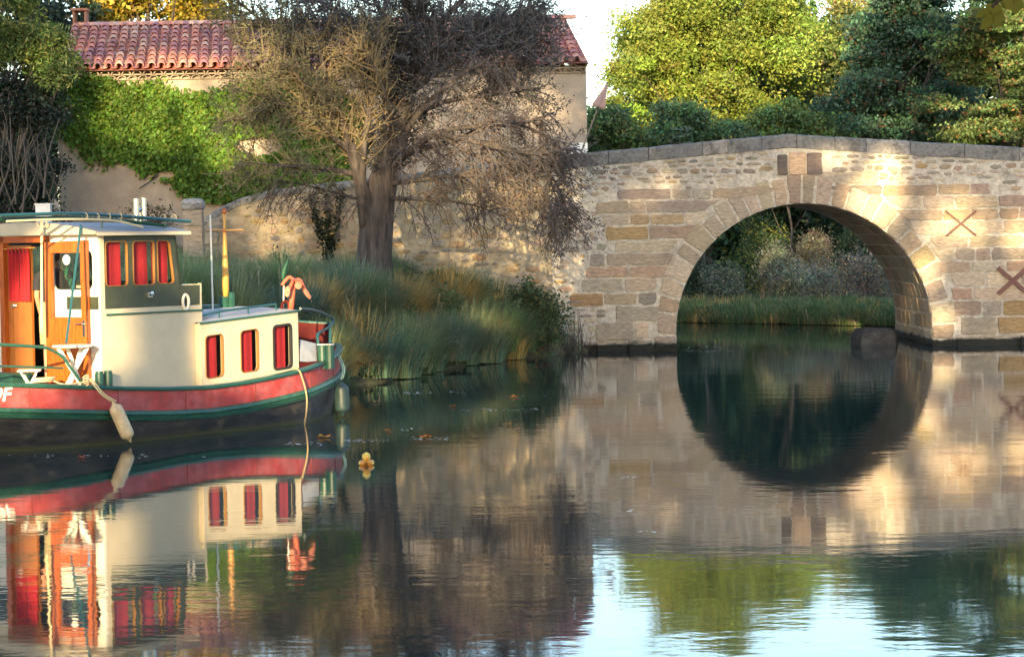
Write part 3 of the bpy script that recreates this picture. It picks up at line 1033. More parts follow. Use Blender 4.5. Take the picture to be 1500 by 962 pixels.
IV = [(82, 120), (84, 205), (100, 203), (120, 222), (135, 245), (142, 218), (158, 245), (165, 232), (195, 240), (215, 262), (222, 248), (250, 268), (282, 293), (330, 297), (420, 285), (520, 262),
      (540, 200), (520, 150), (470, 112), (420, 118), (360, 122), (330, 135), (300, 140), (260, 138), (235, 122), (200, 128), (165, 122), (155, 104), (128, 100), (105, 78), (92, 95)]
n = 52000
P = np.column_stack([rng.uniform(70, 545, n), rng.uniform(75, 300, n)])
k = in_poly(P + rng.normal(0, 5, P.shape), IV)
bare = (((P[:, 0] - 380) / 34) ** 2 + ((P[:, 1] - 214) / 14) ** 2 < 1) | (((P[:, 0] - 243) / 14) ** 2 + ((P[:, 1] - 256) / 6) ** 2 < 1)
P = P[k & ~bare]
W = np.array([at(a, b, HY) for a, b in P])
bul = .09 + .05 * (wob(W[:, 0], W[:, 2], 2.1) + wob(W[:, 0], W[:, 2], 5.0, 1) * .6)
W[:, 1] = HY - np.clip(bul + rng.normal(0, .04, len(W)), .02, .5)
tone = 1 + .25 * wob(W[:, 0], W[:, 2], 1.3, 3)
cols = leafcols(len(W), (.120, .225, .032), .24, (.21, .25, .04), .10) * tone[:, None]
mb = MB()
tv = np.zeros((len(W), 3)); tv[:, 2] = -1.2; tv[:, 1] = -.5
add_leaves(mb, W, .115 * (.6 + .7 * rng.random(len(W))), cols, aspect=.85, tdir=tv, spread=.7)
root = empty('ivy', (at(300, 200, HY)[0], HY - .05, 3.2), 'bright green climbing ivy covering the left of the house front', 'climbing plant')
place(mb.build('foliage', MT['leaf']), root)
m = MB()
for (a0, a1) in (((145, 245), (143, 222)), ((158, 252), (150, 225)), ((222, 262), (245, 240)), ((255, 280), (262, 262)), ((290, 300), (250, 262)), ((204, 276), (232, 256))):
    pts = smoothpath([at(*a1, HY - .05), (at(*a0, HY - .06) + at(*a1, HY - .06)) / 2 + (0.03, -.02, 0), at(*a0, HY - .05)], 5)
    m = MB(); m.tube(pts, .012, 4); place(m.build('trailing_stem', MT['bark']), root)

# dark ivy on the ramp wall
root = empty('ivy', (at(480, 400, YF)[0], YF - .05, 1.9), 'dark forked ivy plant climbing the ramp wall left of the tree', 'climbing plant')
m, mb = MB(), MB()
for pts in ([(478, 404), (479, 372), (469, 338), (455, 288)], [(478, 404), (481, 365), (481, 330), (477, 284)], [(479, 404), (484, 368), (494, 328), (499, 280)]):
    p = smoothpath([at(a, b, YF - .05) for a, b in pts], 8)
    m.tube(p, np.linspace(.03, .01, len(p)), 5)
    q = p[rng.integers(5, len(p), 420)] + rng.normal(0, 1, (420, 3)) * np.array([.05, .03, .06]) - np.array([0, .05, 0])
    add_leaves(mb, q, .065 * (.6 + .8 * rng.random(420)), leafcols(420, (.022, .032, .016), .3), aspect=.8)
place(m.build('stem', MT['bark']), root); place(mb.build('foliage', MT['leaf']), root)

# ---------------------------------------------------------------- the half bare tree on the bank
TY = 47.3
tb = at(548, 412, TY)
hero = empty('bank_tree', (tb[0], TY, float(terrain_h(tb[0], TY))), 'big half bare tree with drooping twigs growing on the bank in front of the house', 'tree')
limbs = []          # (points px,py,dy) , r0, r1
def LB(pts, r0, r1, kind):
    q = [at(a, b, TY + d) for a, b, d in pts]
    limbs.append((smoothpath(q, 6), r0, r1, kind))


LB([(546, 424, 0), (550, 350, 0), (556, 290, 0), (566, 250, 0), (583, 200, 0), (596, 120, .2), (600, 50, .3), (592, -60, .4)], .37, .09, 'dark')
LB([(538, 330, -.1), (529, 272, -.3), (514, 215, -.5), (501, 178, -.5), (480, 120, -.6), (462, 50, -.6)], .16, .03, 'gold')
LB([(528, 275, -.3), (532, 215, -.5), (540, 160, -.4), (530, 90, -.5), (548, 40, -.4)], .10, .02, 'gold')
LB([(568, 245, 0), (600, 222, -.6), (640, 195, -1.0), (700, 185, -1.2), (760, 182, -1.3), (812, 165, -1.3)], .075, .02, 'right')
LB([(570, 240, 0), (620, 218, -.3), (668, 205, -.7), (735, 180, -1.0), (800, 200, -1.2), (836, 236, -1.3)], .075, .015, 'right')
LB([(564, 270, 0), (615, 264, -.7), (668, 258, -1.1), (730, 262, -1.4), (778, 290, -1.5)], .06, .012, 'bare')
LB([(562, 292, 0), (620, 292, -.8), (690, 300, -1.2), (740, 318, -1.3)], .05, .008, 'bare')
LB([(580, 215, 0), (615, 165, -.5), (655, 125, -.8), (705, 95, -1), (760, 90, -1)], .07, .015, 'right')
LB([(595, 130, .2), (650, 75, 0), (720, 35, -.2), (800, 5, -.3)], .10, .015, 'top')
LB([(598, 100, .2), (640, 40, .1), (700, -20, 0), (760, -60, 0)], .10, .015, 'top')
LB([(597, 110, .2), (560, 60, .3), (500, 20, .2), (430, -15, 0)], .10, .015, 'top')
LB([(590, 160, .1), (540, 110, .5), (470, 70, .6), (390, 45, .5)], .09, .015, 'top')
LB([(522, 255, -.3), (470, 247, -.6), (415, 243, -.9), (345, 238, -1)], .07, .01, 'olive')
LB([(515, 225, -.4), (465, 180, -.8), (410, 150, -1), (340, 130, -1.1)], .07, .01, 'olive')
LB([(505, 195, -.4), (450, 125, -.8), (395, 85, -1), (335, 50, -1)], .07, .01, 'olive')
LB([(498, 172, -.5), (440, 150, -.4), (380, 170, -.7), (320, 180, -.8)], .05, .01, 'olive')
LB([(486, 140, -.5), (430, 70, -.6), (370, 20, -.6), (320, -20, -.5)], .06, .01, 'olive')
LB([(598, 60, .3), (620, 0, .3), (640, -70, .2)], .09, .02, 'top')
LB([(600, 80, .3), (560, 20, .4), (520, -50, .3)], .09, .02, 'top')
LB([(640, 195, -1.0), (690, 225, -1.3), (745, 245, -1.5), (790, 270, -1.6), (812, 320, -1.6)], .06, .008, 'right')
LB([(590, 175, 0), (650, 150, -.3), (720, 140, -.4), (790, 130, -.4)], .07, .01, 'top')
LB([(596, 140, .1), (660, 95, -.2), (740, 70, -.4), (815, 60, -.5)], .07, .01, 'top')
LB([(597, 110, .2), (650, 60, -.3), (710, 55, -.6), (770, 45, -.7)], .07, .01, 'top')
LB([(598, 90, .2), (560, 70, -.3), (500, 45, -.4), (440, 30, -.5)], .07, .01, 'top')
LB([(640, 195, -1.0), (700, 210, -1.5), (780, 225, -1.7), (850, 215, -1.8)], .06, .008, 'right')
LB([(668, 205, -.7), (740, 215, -1.2), (800, 250, -1.5), (828, 300, -1.6), (835, 345, -1.6)], .05, .006, 'right')
LB([(668, 258, -1.1), (720, 285, -1.3), (780, 300, -1.5), (815, 340, -1.5)], .04, .006, 'bare')
LB([(556, 300, -.1), (500, 285, -.3), (440, 270, -.5), (380, 262, -.6)], .035, .008, 'bare')
LB([(585, 195, 0), (565, 140, -.6), (545, 90, -.7), (520, 60, -.8)], .05, .01, 'gold')
LB([(512, 215, -.5), (480, 195, -.7), (450, 150, -.9), (446, 100, -.9)], .05, .01, 'gold')

bk, lv, tw = MB(), MB(), MB()
TWC = dict(dark=(.06, .05, .045), gold=(.21, .16, .085), right=(.095, .082, .08), bare=(.12, .09, .07), top=(.125, .112, .115), olive=(.17, .14, .08))  # gold kind: sunlight on the limbs put into the twig colour
for p, r0, r1, kind in limbs:
    k = len(p)
    r = np.linspace(r0, r1, k)
    if r0 > .3:
        r = np.interp(np.arange(k), [0, 4, 9, 14, 20, 30, k - 1], [.43, .345, .325, .30, .24, .16, .08])
    bk.tube(p, r, 12 if r0 > .15 else 7)
SUNLIT_GOLD, DRY, DARK, OLIVE = (.26, .19, .095), (.125, .092, .075), (.088, .088, .092), (.16, .155, .08)  # gold leaf tone carries the low sun in its colour
KC = dict(dark=(DARK, (.07, .06, .05), 16), gold=(SUNLIT_GOLD, OLIVE, 3), right=(DRY, (.10, .08, .07), 7), bare=((.12, .095, .065), DRY, 2), top=(DARK, (.11, .12, .10), 9), olive=(OLIVE, (.2, .165, .09), 7))
for p, r0, r1, kind in limbs:
    base_c, alt_c, nl = KC[kind]
    Ls = np.linalg.norm(np.diff(p, axis=0), axis=1).sum()
    s0 = .28 if r0 > .1 else .12
    if r0 > .3: s0 = .36
    nb_ = int(Ls * {'top': 26, 'olive': 17, 'gold': 14, 'right': 11, 'bare': 11, 'dark': 26}[kind])
    for _ in range(nb_):
        t = s0 + (1 - s0) * random.random() ** .8
        i = min(int(t * (len(p) - 1)), len(p) - 2)
        a = p[i]
        d0 = unit(p[i + 1] - p[i])
        dd = rng.normal(size=3) * np.array([1, .75, .9])
        dd = unit(dd - d0 * np.dot(dd, d0)) * 1.0 + d0 * .7
        droop = {'right': -.35, 'bare': -.55, 'top': .15, 'olive': .0, 'gold': .35, 'dark': .2}[kind]
        dd = unit(dd + np.array([0, 0, droop]))
        L = random.uniform(.45, 1.25) * (1 - .35 * t)
        b = a + dd * L + np.array([0, 0, -.12 * L if kind in ('right', 'bare') else .04])
        q = smoothpath([a, a + dd * L * .5 + rng.normal(0, .07 * L, 3), b], 3)
        tw.tube(q, np.linspace(.017, .006, len(q)), 4, col=TWC[kind], caps=False)
        for _2 in range(random.randint(5, 8)):
            j = random.randint(1, len(q) - 1)
            e_ = unit(rng.normal(size=3) + dd * .8 + np.array([0, 0, -.5 if kind in ('right', 'bare') else .1]))
            l2 = random.uniform(.16, .48)
            c = q[j] + e_ * l2 + np.array([0, 0, -.06 if kind in ('right', 'bare') else 0])
            mid = (q[j] + c) / 2 + rng.normal(0, .03, 3)
            tw.tube([q[j], mid, c], [.007, .005, .003], 3, col=TWC[kind], caps=False)
            if nl:
                n = max(1, int(rng.poisson(nl)))
                tt = rng.random(n)[:, None]
                pts = q[j] * (1 - tt) + c * tt + rng.normal(0, .045, (n, 3))
                add_leaves(lv, pts, .052 * (.6 + .9 * rng.random(n)), leafcols(n, base_c, .25, alt_c, .35), aspect=.5, tdir=e_ * .8)
place(bk.build('trunk', MT['bark'], smooth=True), hero)
place(lv.build('crown', MT['dry']), hero)
place(tw.build('twigs', MT['twig']), hero)

# ---------------------------------------------------------------- grass and bank plants
def grass_patch(name, n, region, length, cols, label=None, kind='stuff', lean=None, width=.016, mask=None, dry=.3, parent=None, gold=None):
    x = rng.uniform(region[0], region[1], n); y = rng.uniform(region[2], region[3], n)
    d = sdist(x, y)
    keep = d > .02
    if mask is not None: keep &= mask(x, y, d)
    x, y, d = x[keep], y[keep], d[keep]
    z = terrain_h(x, y)
    n = len(x)
    e = .15
    gx = (sdist(x + e, y) - sdist(x - e, y)); gy = (sdist(x, y + e) - sdist(x, y - e))
    g = np.stack([-gx, -gy], 1); g /= np.linalg.norm(g, axis=1)[:, None] + 1e-6
    cl = wob(x, y, 2.1) * .5 + wob(x, y, .9, 2) * .5
    L = length * (.55 + .7 * rng.random(n)) * (1 + .35 * cl)
    th = rng.uniform(0, 2 * math.pi, n)
    side = np.stack([np.cos(th), np.sin(th)], 1)
    edge = np.clip(1 - d / 1.2, 0, 1)
    bend = side * rng.uniform(.1, .75, n)[:, None] + g * (.05 + .3 * edge[:, None])
    W = width * (.6 + .8 * rng.random(n))
    ts = np.array([0, .35, .7, 1.0])
    wd = np.array([1, .85, .5, .06])
    cen = np.zeros((n, 4, 3))
    for i, t in enumerate(ts):
        h = bend * (L * t ** 1.8)[:, None] * .75
        up = L * t * (1 - .38 * t * np.linalg.norm(bend, axis=1))
        cen[:, i, 0] = x + h[:, 0]; cen[:, i, 1] = y + h[:, 1]; cen[:, i, 2] = z - .03 + up
    cen[:, :, 2] = np.maximum(cen[:, :, 2], .012)
    a2 = th + math.pi / 2 + rng.normal(0, .4, n)
    wv = np.stack([np.cos(a2), np.sin(a2) * .6, np.zeros(n)], 1)
    V = np.zeros((n, 8, 3))
    for i in range(4):
        V[:, 2 * i] = cen[:, i] - wv * (W * wd[i])[:, None] * .5
        V[:, 2 * i + 1] = cen[:, i] + wv * (W * wd[i])[:, None] * .5
    base = np.arange(n)[:, None] * 8
    F = np.concatenate([base + np.array([[2 * i, 2 * i + 1, 2 * i + 3, 2 * i + 2]]) for i in range(3)])
    c = np.array(cols[0])[None] * (1 + rng.normal(0, .22, (n, 1)))
    cl2 = wob(x, y, 1.4, 5) + rng.normal(0, .55, n)
    k = cl2 > .35; c[k] = np.array(cols[1]) * (1 + rng.normal(0, .2, (k.sum(), 1)))
    k = rng.random(n) < (dry * (.5 + .8 * np.clip(wob(x, y, 1.1, 9) + .2, 0, 1)))
    c[k] = np.array(cols[2]) * (1 + rng.normal(0, .2, (k.sum(), 1)))
    if gold is not None:
        k = (gold(x, y, d)) & (rng.random(n) < .75)
        c[k] = np.array(cols[3]) * (1 + rng.normal(0, .2, (k.sum(), 1)))
    m = MB()
    m.add(V.reshape(-1, 3), F, np.repeat(np.clip(c, .01, .8), 8, axis=0))
    o = m.build(name, MT['grass'])
    tag(o, label, 'grass', None, kind)
    return o


GC = [(.165, .235, .115), (.130, .205, .140), (.37, .345, .22), (.56, .40, .16)]
def left_mask(x, y, d):
    return (y < YF - .02) & (x < 2.1) & (d < 9)
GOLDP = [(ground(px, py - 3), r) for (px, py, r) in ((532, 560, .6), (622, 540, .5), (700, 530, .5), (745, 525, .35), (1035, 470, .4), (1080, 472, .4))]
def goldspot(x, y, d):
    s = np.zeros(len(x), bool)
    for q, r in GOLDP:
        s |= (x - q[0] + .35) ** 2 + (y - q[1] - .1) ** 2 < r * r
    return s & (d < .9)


def tufts(name, centres, nbl, rad, length, label, width=.013, pal=None, srange=(.5, 1.35), lean=1.0):
    """arching tussocks: blades fan out of each centre and fall over at their tips"""
    C = np.array(centres)
    T = len(C)
    ids = np.repeat(np.arange(T), nbl)
    n = len(ids)
    sc = (srange[0] + (srange[1] - srange[0]) * rng.random(T))[ids]
    th = rng.uniform(0, 2 * math.pi, n)
    rr = np.sqrt(rng.random(n)) * rad * sc * .45
    side = np.stack([np.cos(th), np.sin(th)], 1)
    bx_ = C[ids, 0] + side[:, 0] * rr; by_ = C[ids, 1] + side[:, 1] * rr
    bz_ = np.maximum(terrain_h(C[:, 0], C[:, 1])[ids] - .03, .0) + 0 * bx_
    L = length * sc * (.6 + .6 * rng.random(n))
    out = lean * (.15 + .85 * rng.random(n)) * (.35 + .65 * rr / (rad * sc * .45 + 1e-6))
    ts = [0, .3, .6, .85, 1.0]; wd = [1, .95, .75, .4, .05]
    W = width * (.7 + .7 * rng.random(n))
    a2 = th + math.pi / 2
    wv = np.stack([np.cos(a2), np.sin(a2), np.zeros(n)], 1)
    V = np.zeros((n, 10, 3))
    for i, t in enumerate(ts):
        h = side * (out * L * (.35 * t + .55 * t ** 2.2))[:, None]
        up = L * (t - out * .62 * t ** 2.4)
        cen = np.column_stack([bx_ + h[:, 0], by_ + h[:, 1], np.maximum(bz_ + up, .015)])
        V[:, 2 * i] = cen - wv * (W * wd[i])[:, None] * .5
        V[:, 2 * i + 1] = cen + wv * (W * wd[i])[:, None] * .5
    base = np.arange(n)[:, None] * 10
    F = np.concatenate([base + np.array([[2 * i, 2 * i + 1, 2 * i + 3, 2 * i + 2]]) for i in range(4)])
    pal = np.array(pal if pal is not None else [(.195, .285, .14), (.14, .25, .165), (.25, .30, .14), (.27, .31, .17), (.14, .24, .10)])
    pid = rng.integers(0, len(pal), T)
    g = goldspot(C[:, 0], C[:, 1], np.full(T, .3)) | (rng.random(T) < .06)
    c = pal[pid][ids] * rng.uniform(.68, 1.2, T)[ids][:, None] * (1 + rng.normal(0, .2, (n, 1)))
    k = rng.random(n) < .14; c[k] = np.array([.34, .30, .19]) * (1 + rng.normal(0, .2, (k.sum(), 1)))
    k = (out > .62) & (rng.random(n) < .25); c[k] = np.array([.30, .275, .17]) * (1 + rng.normal(0, .2, (k.sum(), 1)))
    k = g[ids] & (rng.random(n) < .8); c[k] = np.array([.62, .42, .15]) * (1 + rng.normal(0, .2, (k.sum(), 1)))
    m = MB(); m.add(V.reshape(-1, 3), F, np.repeat(np.clip(c, .01, .8), 10, axis=0))
    return tag(m.build(name, MT['grass']), label, 'grass', None, 'stuff')


def scatter(n, region, mask):
    x = rng.uniform(region[0], region[1], n); y = rng.uniform(region[2], region[3], n)
    d = sdist(x, y); k = mask(x, y, d)
    return np.column_stack([x[k], y[k]])


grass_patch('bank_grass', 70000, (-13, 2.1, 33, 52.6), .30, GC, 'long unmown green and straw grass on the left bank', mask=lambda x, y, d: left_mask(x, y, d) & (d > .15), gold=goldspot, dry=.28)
edge_c = np.vstack([scatter(9000, (-8, 2.1, 34, 52.6), lambda x, y, d: left_mask(x, y, d) & (d > -.04) & (d < .55) & (x < .2) & (rng.random(len(x)) < .16)), np.array([[q[0] - .25, q[1] + .05] for q, r in GOLDP[:4]])])
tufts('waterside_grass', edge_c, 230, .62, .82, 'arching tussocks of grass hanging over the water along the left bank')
ME = np.array([(-4.6, 37.6), (-3.6, 39.7), (-3.05, 41.0), (-2.45, 42.4), (-1.95, 44.1), (-1.62, 45.4), (-1.1, 47.0), (-.72, 48.2), (-.3, 49.4), (.25, 50.3)])
ml = []
for i in range(len(ME) - 1):
    for t in (0, .5):
        p_ = ME[i] * (1 - t) + ME[i + 1] * t
        ml.append(p_ + (-.12 - .15 * random.random(), .0))
        ml.append(p_ + (-1.0 - .5 * random.random(), .2))
        ml.append(p_ + (-1.9 - .6 * random.random(), .4))
tufts('mounded_grass', ml, 1500, 1.0, 1.12, 'big rounded mounds of blue green and straw grass along the waterside', width=.012, srange=(.6, 1.1),
      pal=[(.13, .225, .16), (.20, .285, .13), (.115, .205, .125), (.25, .29, .13), (.155, .26, .095), (.21, .26, .15)], lean=1.25)
up_c = scatter(9000, (-10, 2.1, 34, 52.4), lambda x, y, d: left_mask(x, y, d) & (d > .5) & (d < 7) & (rng.random(len(x)) < .2))
tufts('tussock_grass', up_c, 120, .55, .50, 'tussocks of grey green and straw grass up the slope of the left bank')
GF = [(.075, .150, .045), (.11, .18, .04), (.18, .2, .07), (.42, .30, .09)]
far_c = scatter(16000, (-3, 13, 60, 76), lambda x, y, d: (d > -.02) & (d < 2.4) & (sdist_far(x, y) > 0) & (rng.random(len(x)) < .8))
tufts('far_bank_grass', far_c, 50, .6, .40, 'lush green grass along the far bank through the arch', .018, [(.10, .22, .08), (.12, .25, .08), (.10, .20, .10), (.18, .26, .09), (.28, .28, .11)], lean=1.45)
grass_patch('house_yard_grass', 16000, (-14, -6.4, 50, 59.8), .3, [(.06, .07, .04), (.10, .085, .05), (.2, .16, .09), (.2, .16, .09)], 'dry low grass in front of the house', mask=lambda x, y, d: (d > 3) & (y > 50), dry=.6)


def bush(name, label, px0, px1, py0, py1, Yd, nst, nlv, lsize, col, alt, altp, cat='shrub', zbase=None, group=None, stemr=.012, aspect=.5, updir=.9, droop=0.0):
    c, r = pxr(px0, px1, py0, py1, Yd)
    bz = float(terrain_h(c[0], Yd)) if zbase is None else zbase
    root = empty(name, (c[0], Yd, bz), label, cat, group)
    m, mb = MB(), MB()
    for _ in range(nst):
        a = np.array([c[0] + random.gauss(0, r[0] * .3), Yd + random.gauss(0, .12), bz - .05])
        zt_ = random.uniform(-.6, 1)
        wd_ = math.sqrt(max(0, 1 - max(zt_, -.2) ** 2)) * random.uniform(.6, 1.15)
        tip = np.array([c[0] + random.uniform(-1, 1) * r[0] * wd_, Yd + random.uniform(-.5, .5) * r[0] * wd_, c[2] + zt_ * r[2] * random.uniform(.75, 1.05)])
        p = smoothpath([a, (a + tip) / 2 + rng.normal(0, .05, 3) + (0, 0, .06), tip + (0, 0, droop)], 5)
        m.tube(p, np.linspace(stemr, stemr * .3, len(p)), 4, caps=False)
        k = rng.poisson(nlv)
        if k:
            q = p[rng.integers(3, len(p), k)] + rng.normal(0, .07, (k, 3))
            add_leaves(mb, q, lsize * (.6 + .8 * rng.random(k)), leafcols(k, col, .25, alt, altp), aspect=aspect, up=.6)
    place(m.build('stem', MT['bark']), root)
    if nlv: place(mb.build('foliage', MT['leaf']), root)
    return root


bush('shrub', 'dark leafy shrub at the water against the bridge end', 722, 828, 410, 522, 50.75, 170, 90, .08, (.07, .115, .055), (.22, .2, .08), .14)
bush('shrub', 'bright green reedy plant beside the dark shrub at the water', 660, 750, 455, 538, 49.3, 120, 60, .17, (.12, .23, .05), (.2, .2, .06), .2, aspect=.16)
bush('bare_bush', 'leafless reddish twig bush at the foot of the bridge', 815, 880, 452, 522, 51.7, 34, 3, .05, (.10, .06, .04), (.2, .08, .05), .3, stemr=.010)
bush('shrub', 'leafy green weeds at the foot of the wall right of the tree trunk', 585, 725, 400, 470, 50.2, 150, 80, .11, (.09, .155, .06), (.16, .2, .06), .2, aspect=.35)
bush('elder_plant', 'broad leaved weed standing against the wall above the boat bow', 388, 425, 362, 415, 50.6, 16, 22, .09, (.035, .05, .02), (.07, .08, .03), .2, aspect=.5)
bush('tall_weed', 'dry pale seed stalks standing in the grass behind the bow', 495, 545, 430, 545, 43.5, 18, 12, .05, (.27, .21, .11), (.2, .17, .08), .4, stemr=.008)
for (lab, px, py, Yd) in (('flat buff seed head highest in the grass', 650, 442, 49), ('flat buff seed head just below the highest one', 635, 437, 49.2), ('flat buff seed head in the middle of the bank plants', 690, 458, 49.5), ('flat buff seed head lowest beside the reedy plant', 697, 470, 49)):
    q = at(px, py, Yd)
    g0 = float(terrain_h(q[0], Yd))
    root = empty('seed_head_plant', (q[0], Yd, g0), lab, 'plant', 'flat seed heads in the bank grass')
    m = MB(); m.tube([(q[0], Yd, g0 - .02), (q[0] + .02, Yd, q[2])], .008, 5); place(m.build('stem', MT['greybark']), root)
    mb = MB(); k = 260
    pts = q + np.column_stack([rng.normal(0, .09, k), rng.normal(0, .09, k), rng.normal(0, .025, k)])
    add_leaves(mb, pts, .045, leafcols(k, (.28, .16, .09), .2), up=1); place(mb.build('flower_head', MT['dry']), root)
bush('shrub', 'low brown dry scrub along the foot of the house wall', 150, 275, 298, 330, 57.5, 60, 26, .08, (.16, .11, .06), (.08, .09, .04), .3)

for (lab, x0, x1, y0, y1, Yd, ls, colr, alt, asp) in (
        ('fresh green nettle clump halfway down the bank under the tree', 545, 610, 420, 500, 46.9, .11, (.085, .165, .06), (.15, .2, .06), .4),
        ('dull blue green weed clump low on the bank behind the bow', 520, 572, 470, 552, 43.4, .12, (.085, .14, .09), (.2, .2, .1), .22),
        ('dark green weed clump low at the water right of the golden tussock', 590, 650, 470, 538, 46.3, .10, (.055, .10, .045), (.14, .15, .06), .35),
        ('broad leaved green weeds beside the flat seed heads', 620, 690, 425, 505, 48.6, .12, (.09, .17, .06), (.2, .22, .08), .4),
        ('pale green weed clump at the foot of the trunk', 560, 620, 392, 440, 47.9, .09, (.13, .19, .09), (.25, .25, .12), .3),
        ('grey green wormwood clump on the slope behind the anchor', 460, 530, 400, 470, 47.3, .08, (.17, .20, .14), (.28, .26, .17), .25)):
    bush('weed_clump', lab, x0, x1, y0, y1, Yd, 70, 55, ls, colr, alt, .2, cat='weed', aspect=asp, stemr=.007)
m = MB()
for _ in range(150):
    x_ = random.uniform(-4.4, .6); y_ = random.uniform(39, 51)
    if not (.1 < float(sdist(np.array([x_]), np.array([y_]))[0]) < 3.5): continue
    z_ = float(terrain_h(x_, y_)); h_ = random.uniform(.6, 1.15)
    tip = np.array([x_ + random.gauss(0, .22), y_ + random.gauss(0, .15), z_ + h_])
    m.tube(smoothpath([(x_, y_, z_), (np.array([x_, y_, z_]) + tip) / 2 + (random.gauss(0, .03), 0, .04), tip], 3), np.linspace(.006, .003, 7), 3, col=np.array([.42, .35, .22]) * random.uniform(.6, 1.1), caps=False)
    for _2 in range(7):
        q = tip - np.array([0, 0, random.uniform(0, .16)]) + np.array([random.gauss(0, .015), random.gauss(0, .015), 0])
        add_leaves(m, q[None], .045, np.array([[.40, .33, .21]]), aspect=.4)
tag(m.build('dry_seed_grass', MT['twig']), 'dead pale seed stalks standing through the grass of the left bank', 'grass', None, 'stuff')

# ---------------------------------------------------------------- the canal boat, built in its own axes: x to the bow, y to port, z up
BO = np.array([-5.17, 32.6, 0.0])
BH = math.atan2(.81, .59)
_h = np.array([.588, .809, 0]); _p = np.array([-.809, .588, 0])


def b2w(p):
    p = np.asarray(p, float)
    return BO + _h * p[..., 0:1] + _p * p[..., 1:2] + np.array([0, 0, 1.0]) * p[..., 2:3]


def w2b(p):
    d = np.asarray(p, float) - BO
    return np.stack([d @ _h, d @ _p, d[..., 2]], -1)


def hit_x(px, py, x0):
    """point on the boat's cross plane x = x0 that the photo shows at (px, py), boat axes"""
    d = F_ + R_ * ((px - CX) / FPX) - U_ * ((py - CY) / FPX)
    k = (x0 - (CAM - BO) @ _h) / (d @ _h)
    return w2b(CAM + d * k)


def hit_y(px, py, y0):
    d = F_ + R_ * ((px - CX) / FPX) - U_ * ((py - CY) / FPX)
    k = (y0 - (CAM - BO) @ _p) / (d @ _p)
    return w2b(CAM + d * k)


def hit_z(px, py, z0):
    return w2b(ground(px, py, z0))


MT.update(
    hull=mat('hull_black', (.020, .019, .021), .5, .5, 3, .004, 20, color2=(.055, .046, .038), stretch=(.5, 1, 2.2), blotch=((.15, .12, .08), 2.2, .58, .55), bstretch=(1.2, 1.2, 2.2), wet=(.05, .05, (.05, .05, .02))),
    strake=mat('strake_green', (.018, .075, .05), .4, .25, 6, .002, color2=(.03, .10, .065), blotch=((.22, .17, .12), 7, .66, .6)),
    red=mat('topside_red', (.34, .038, .034), .5, .3, 3, .002, color2=(.33, .085, .09), blotch=((.13, .07, .06), 4, .585, .7), bstretch=(2.2, 2.2, .7)),
    deepred=mat('shaded_inner_red', (.075, .006, .006), .7, .25, 4, spec=.2),  # partial shade inside the bow put into the paint colour
    rail=mat('rail_green', (.022, .085, .062), .35, .2, 8),
    bluerail=mat('tube_blue_green', (.018, .085, .095), .3, .15, 8),
    cream=mat('cabin_cream', (.52, .455, .33), .45, .09, 2, .003, 4, blotch=((.36, .27, .17), 3, .63, .4), bstretch=(3.2, 3.2, .35)),
    cabgreen=mat('cabin_olive', (.046, .054, .030), .4, .2, 4, color2=(.034, .040, .025)),
    seam=mat('seam_paint', (.20, .045, .04), .6, .4, 12),
    white=mat('gloss_white', (.70, .67, .60), .35, .05, 4),
    deck=mat('deck_grey', (.36, .37, .39), .7, .12, 5),
    roofgrey=mat('roof_grey', (.20, .21, .24), .6, .15, 5),
    wood=mat('varnished_wood', (.44, .105, .014), .28, .3, 5, color2=(.29, .06, .010), stretch=(6, 6, .6)),
    palewood=mat('pale_wood', (.62, .31, .06), .35, .2, 5, stretch=(6, 6, .6)),
    darkwood=mat('panel_wood', (.30, .105, .022), .35, .25, 5, stretch=(7, 7, .5)),
    cloth=mat('red_curtain', (.44, .014, .024), .85, .15, 14, .002, transl=.25),
    rubber=mat('black_rubber', (.02, .02, .02), .5, .1, 10),
    chrome=mat('stainless_steel', (.6, .6, .6), .22, .08, 10, metal=1.0),
    rope=mat('pale_rope', (.60, .50, .31), .9, .2, 60, .002),
    greenrope=mat('green_white_rope', (.35, .50, .40), .9, .2, 50),
    buff=mat('buff_fender', (.58, .46, .29), .55, .2, 6, color2=(.5, .36, .2), blotch=((.2, .16, .11), 9, .66, .6)),
    teal=mat('teal_fender', (.020, .040, .044), .45, .2, 6, color2=(.028, .055, .058)),
    coral=mat('coral_paint', (.50, .11, .055), .5, .12, 9),
    oldrope=mat('old_rope', (.36, .28, .16), .9, .3, 40, .003),
    postwood=mat('post_wood', (.40, .17, .03), .4, .2, 5),
    framewood=mat('frame_brown', (.24, .11, .03), .5, .15, 8),
    inside=mat('cabin_inside', (.10, .06, .03), .8, .2, 5),
    glass=glass_mat('window_glass'),
    green=mat('signal_green', (.007, .065, .032), .6, .15, 6),
    letter=mat('letter_white', (.82, .8, .74), .5, .05, 8),
    khaki=mat('khaki_cloth', (.36, .29, .15), .9, .12, 25, .003),
    navy=mat('shadow_dark_cloth', (.02, .022, .03), .9, .15, 25),  # doorway shadow on the torso put into the cloth colour
    skin=mat('skin', (.48, .24, .15), .5, .08, 12),
    hair=mat('brown_hair', (.05, .03, .02), .7, .3, 40),
    yellow=mat('toy_yellow', (.75, .52, .10), .4, .06, 12),
    orange=mat('toy_orange', (.72, .28, .04), .4, .08, 12),
)

boat = empty('canal_boat', BO, 'moored canal boat with red topsides and a cream cabin with red curtains', 'boat', rz=math.atan2(_h[1], _h[0]))
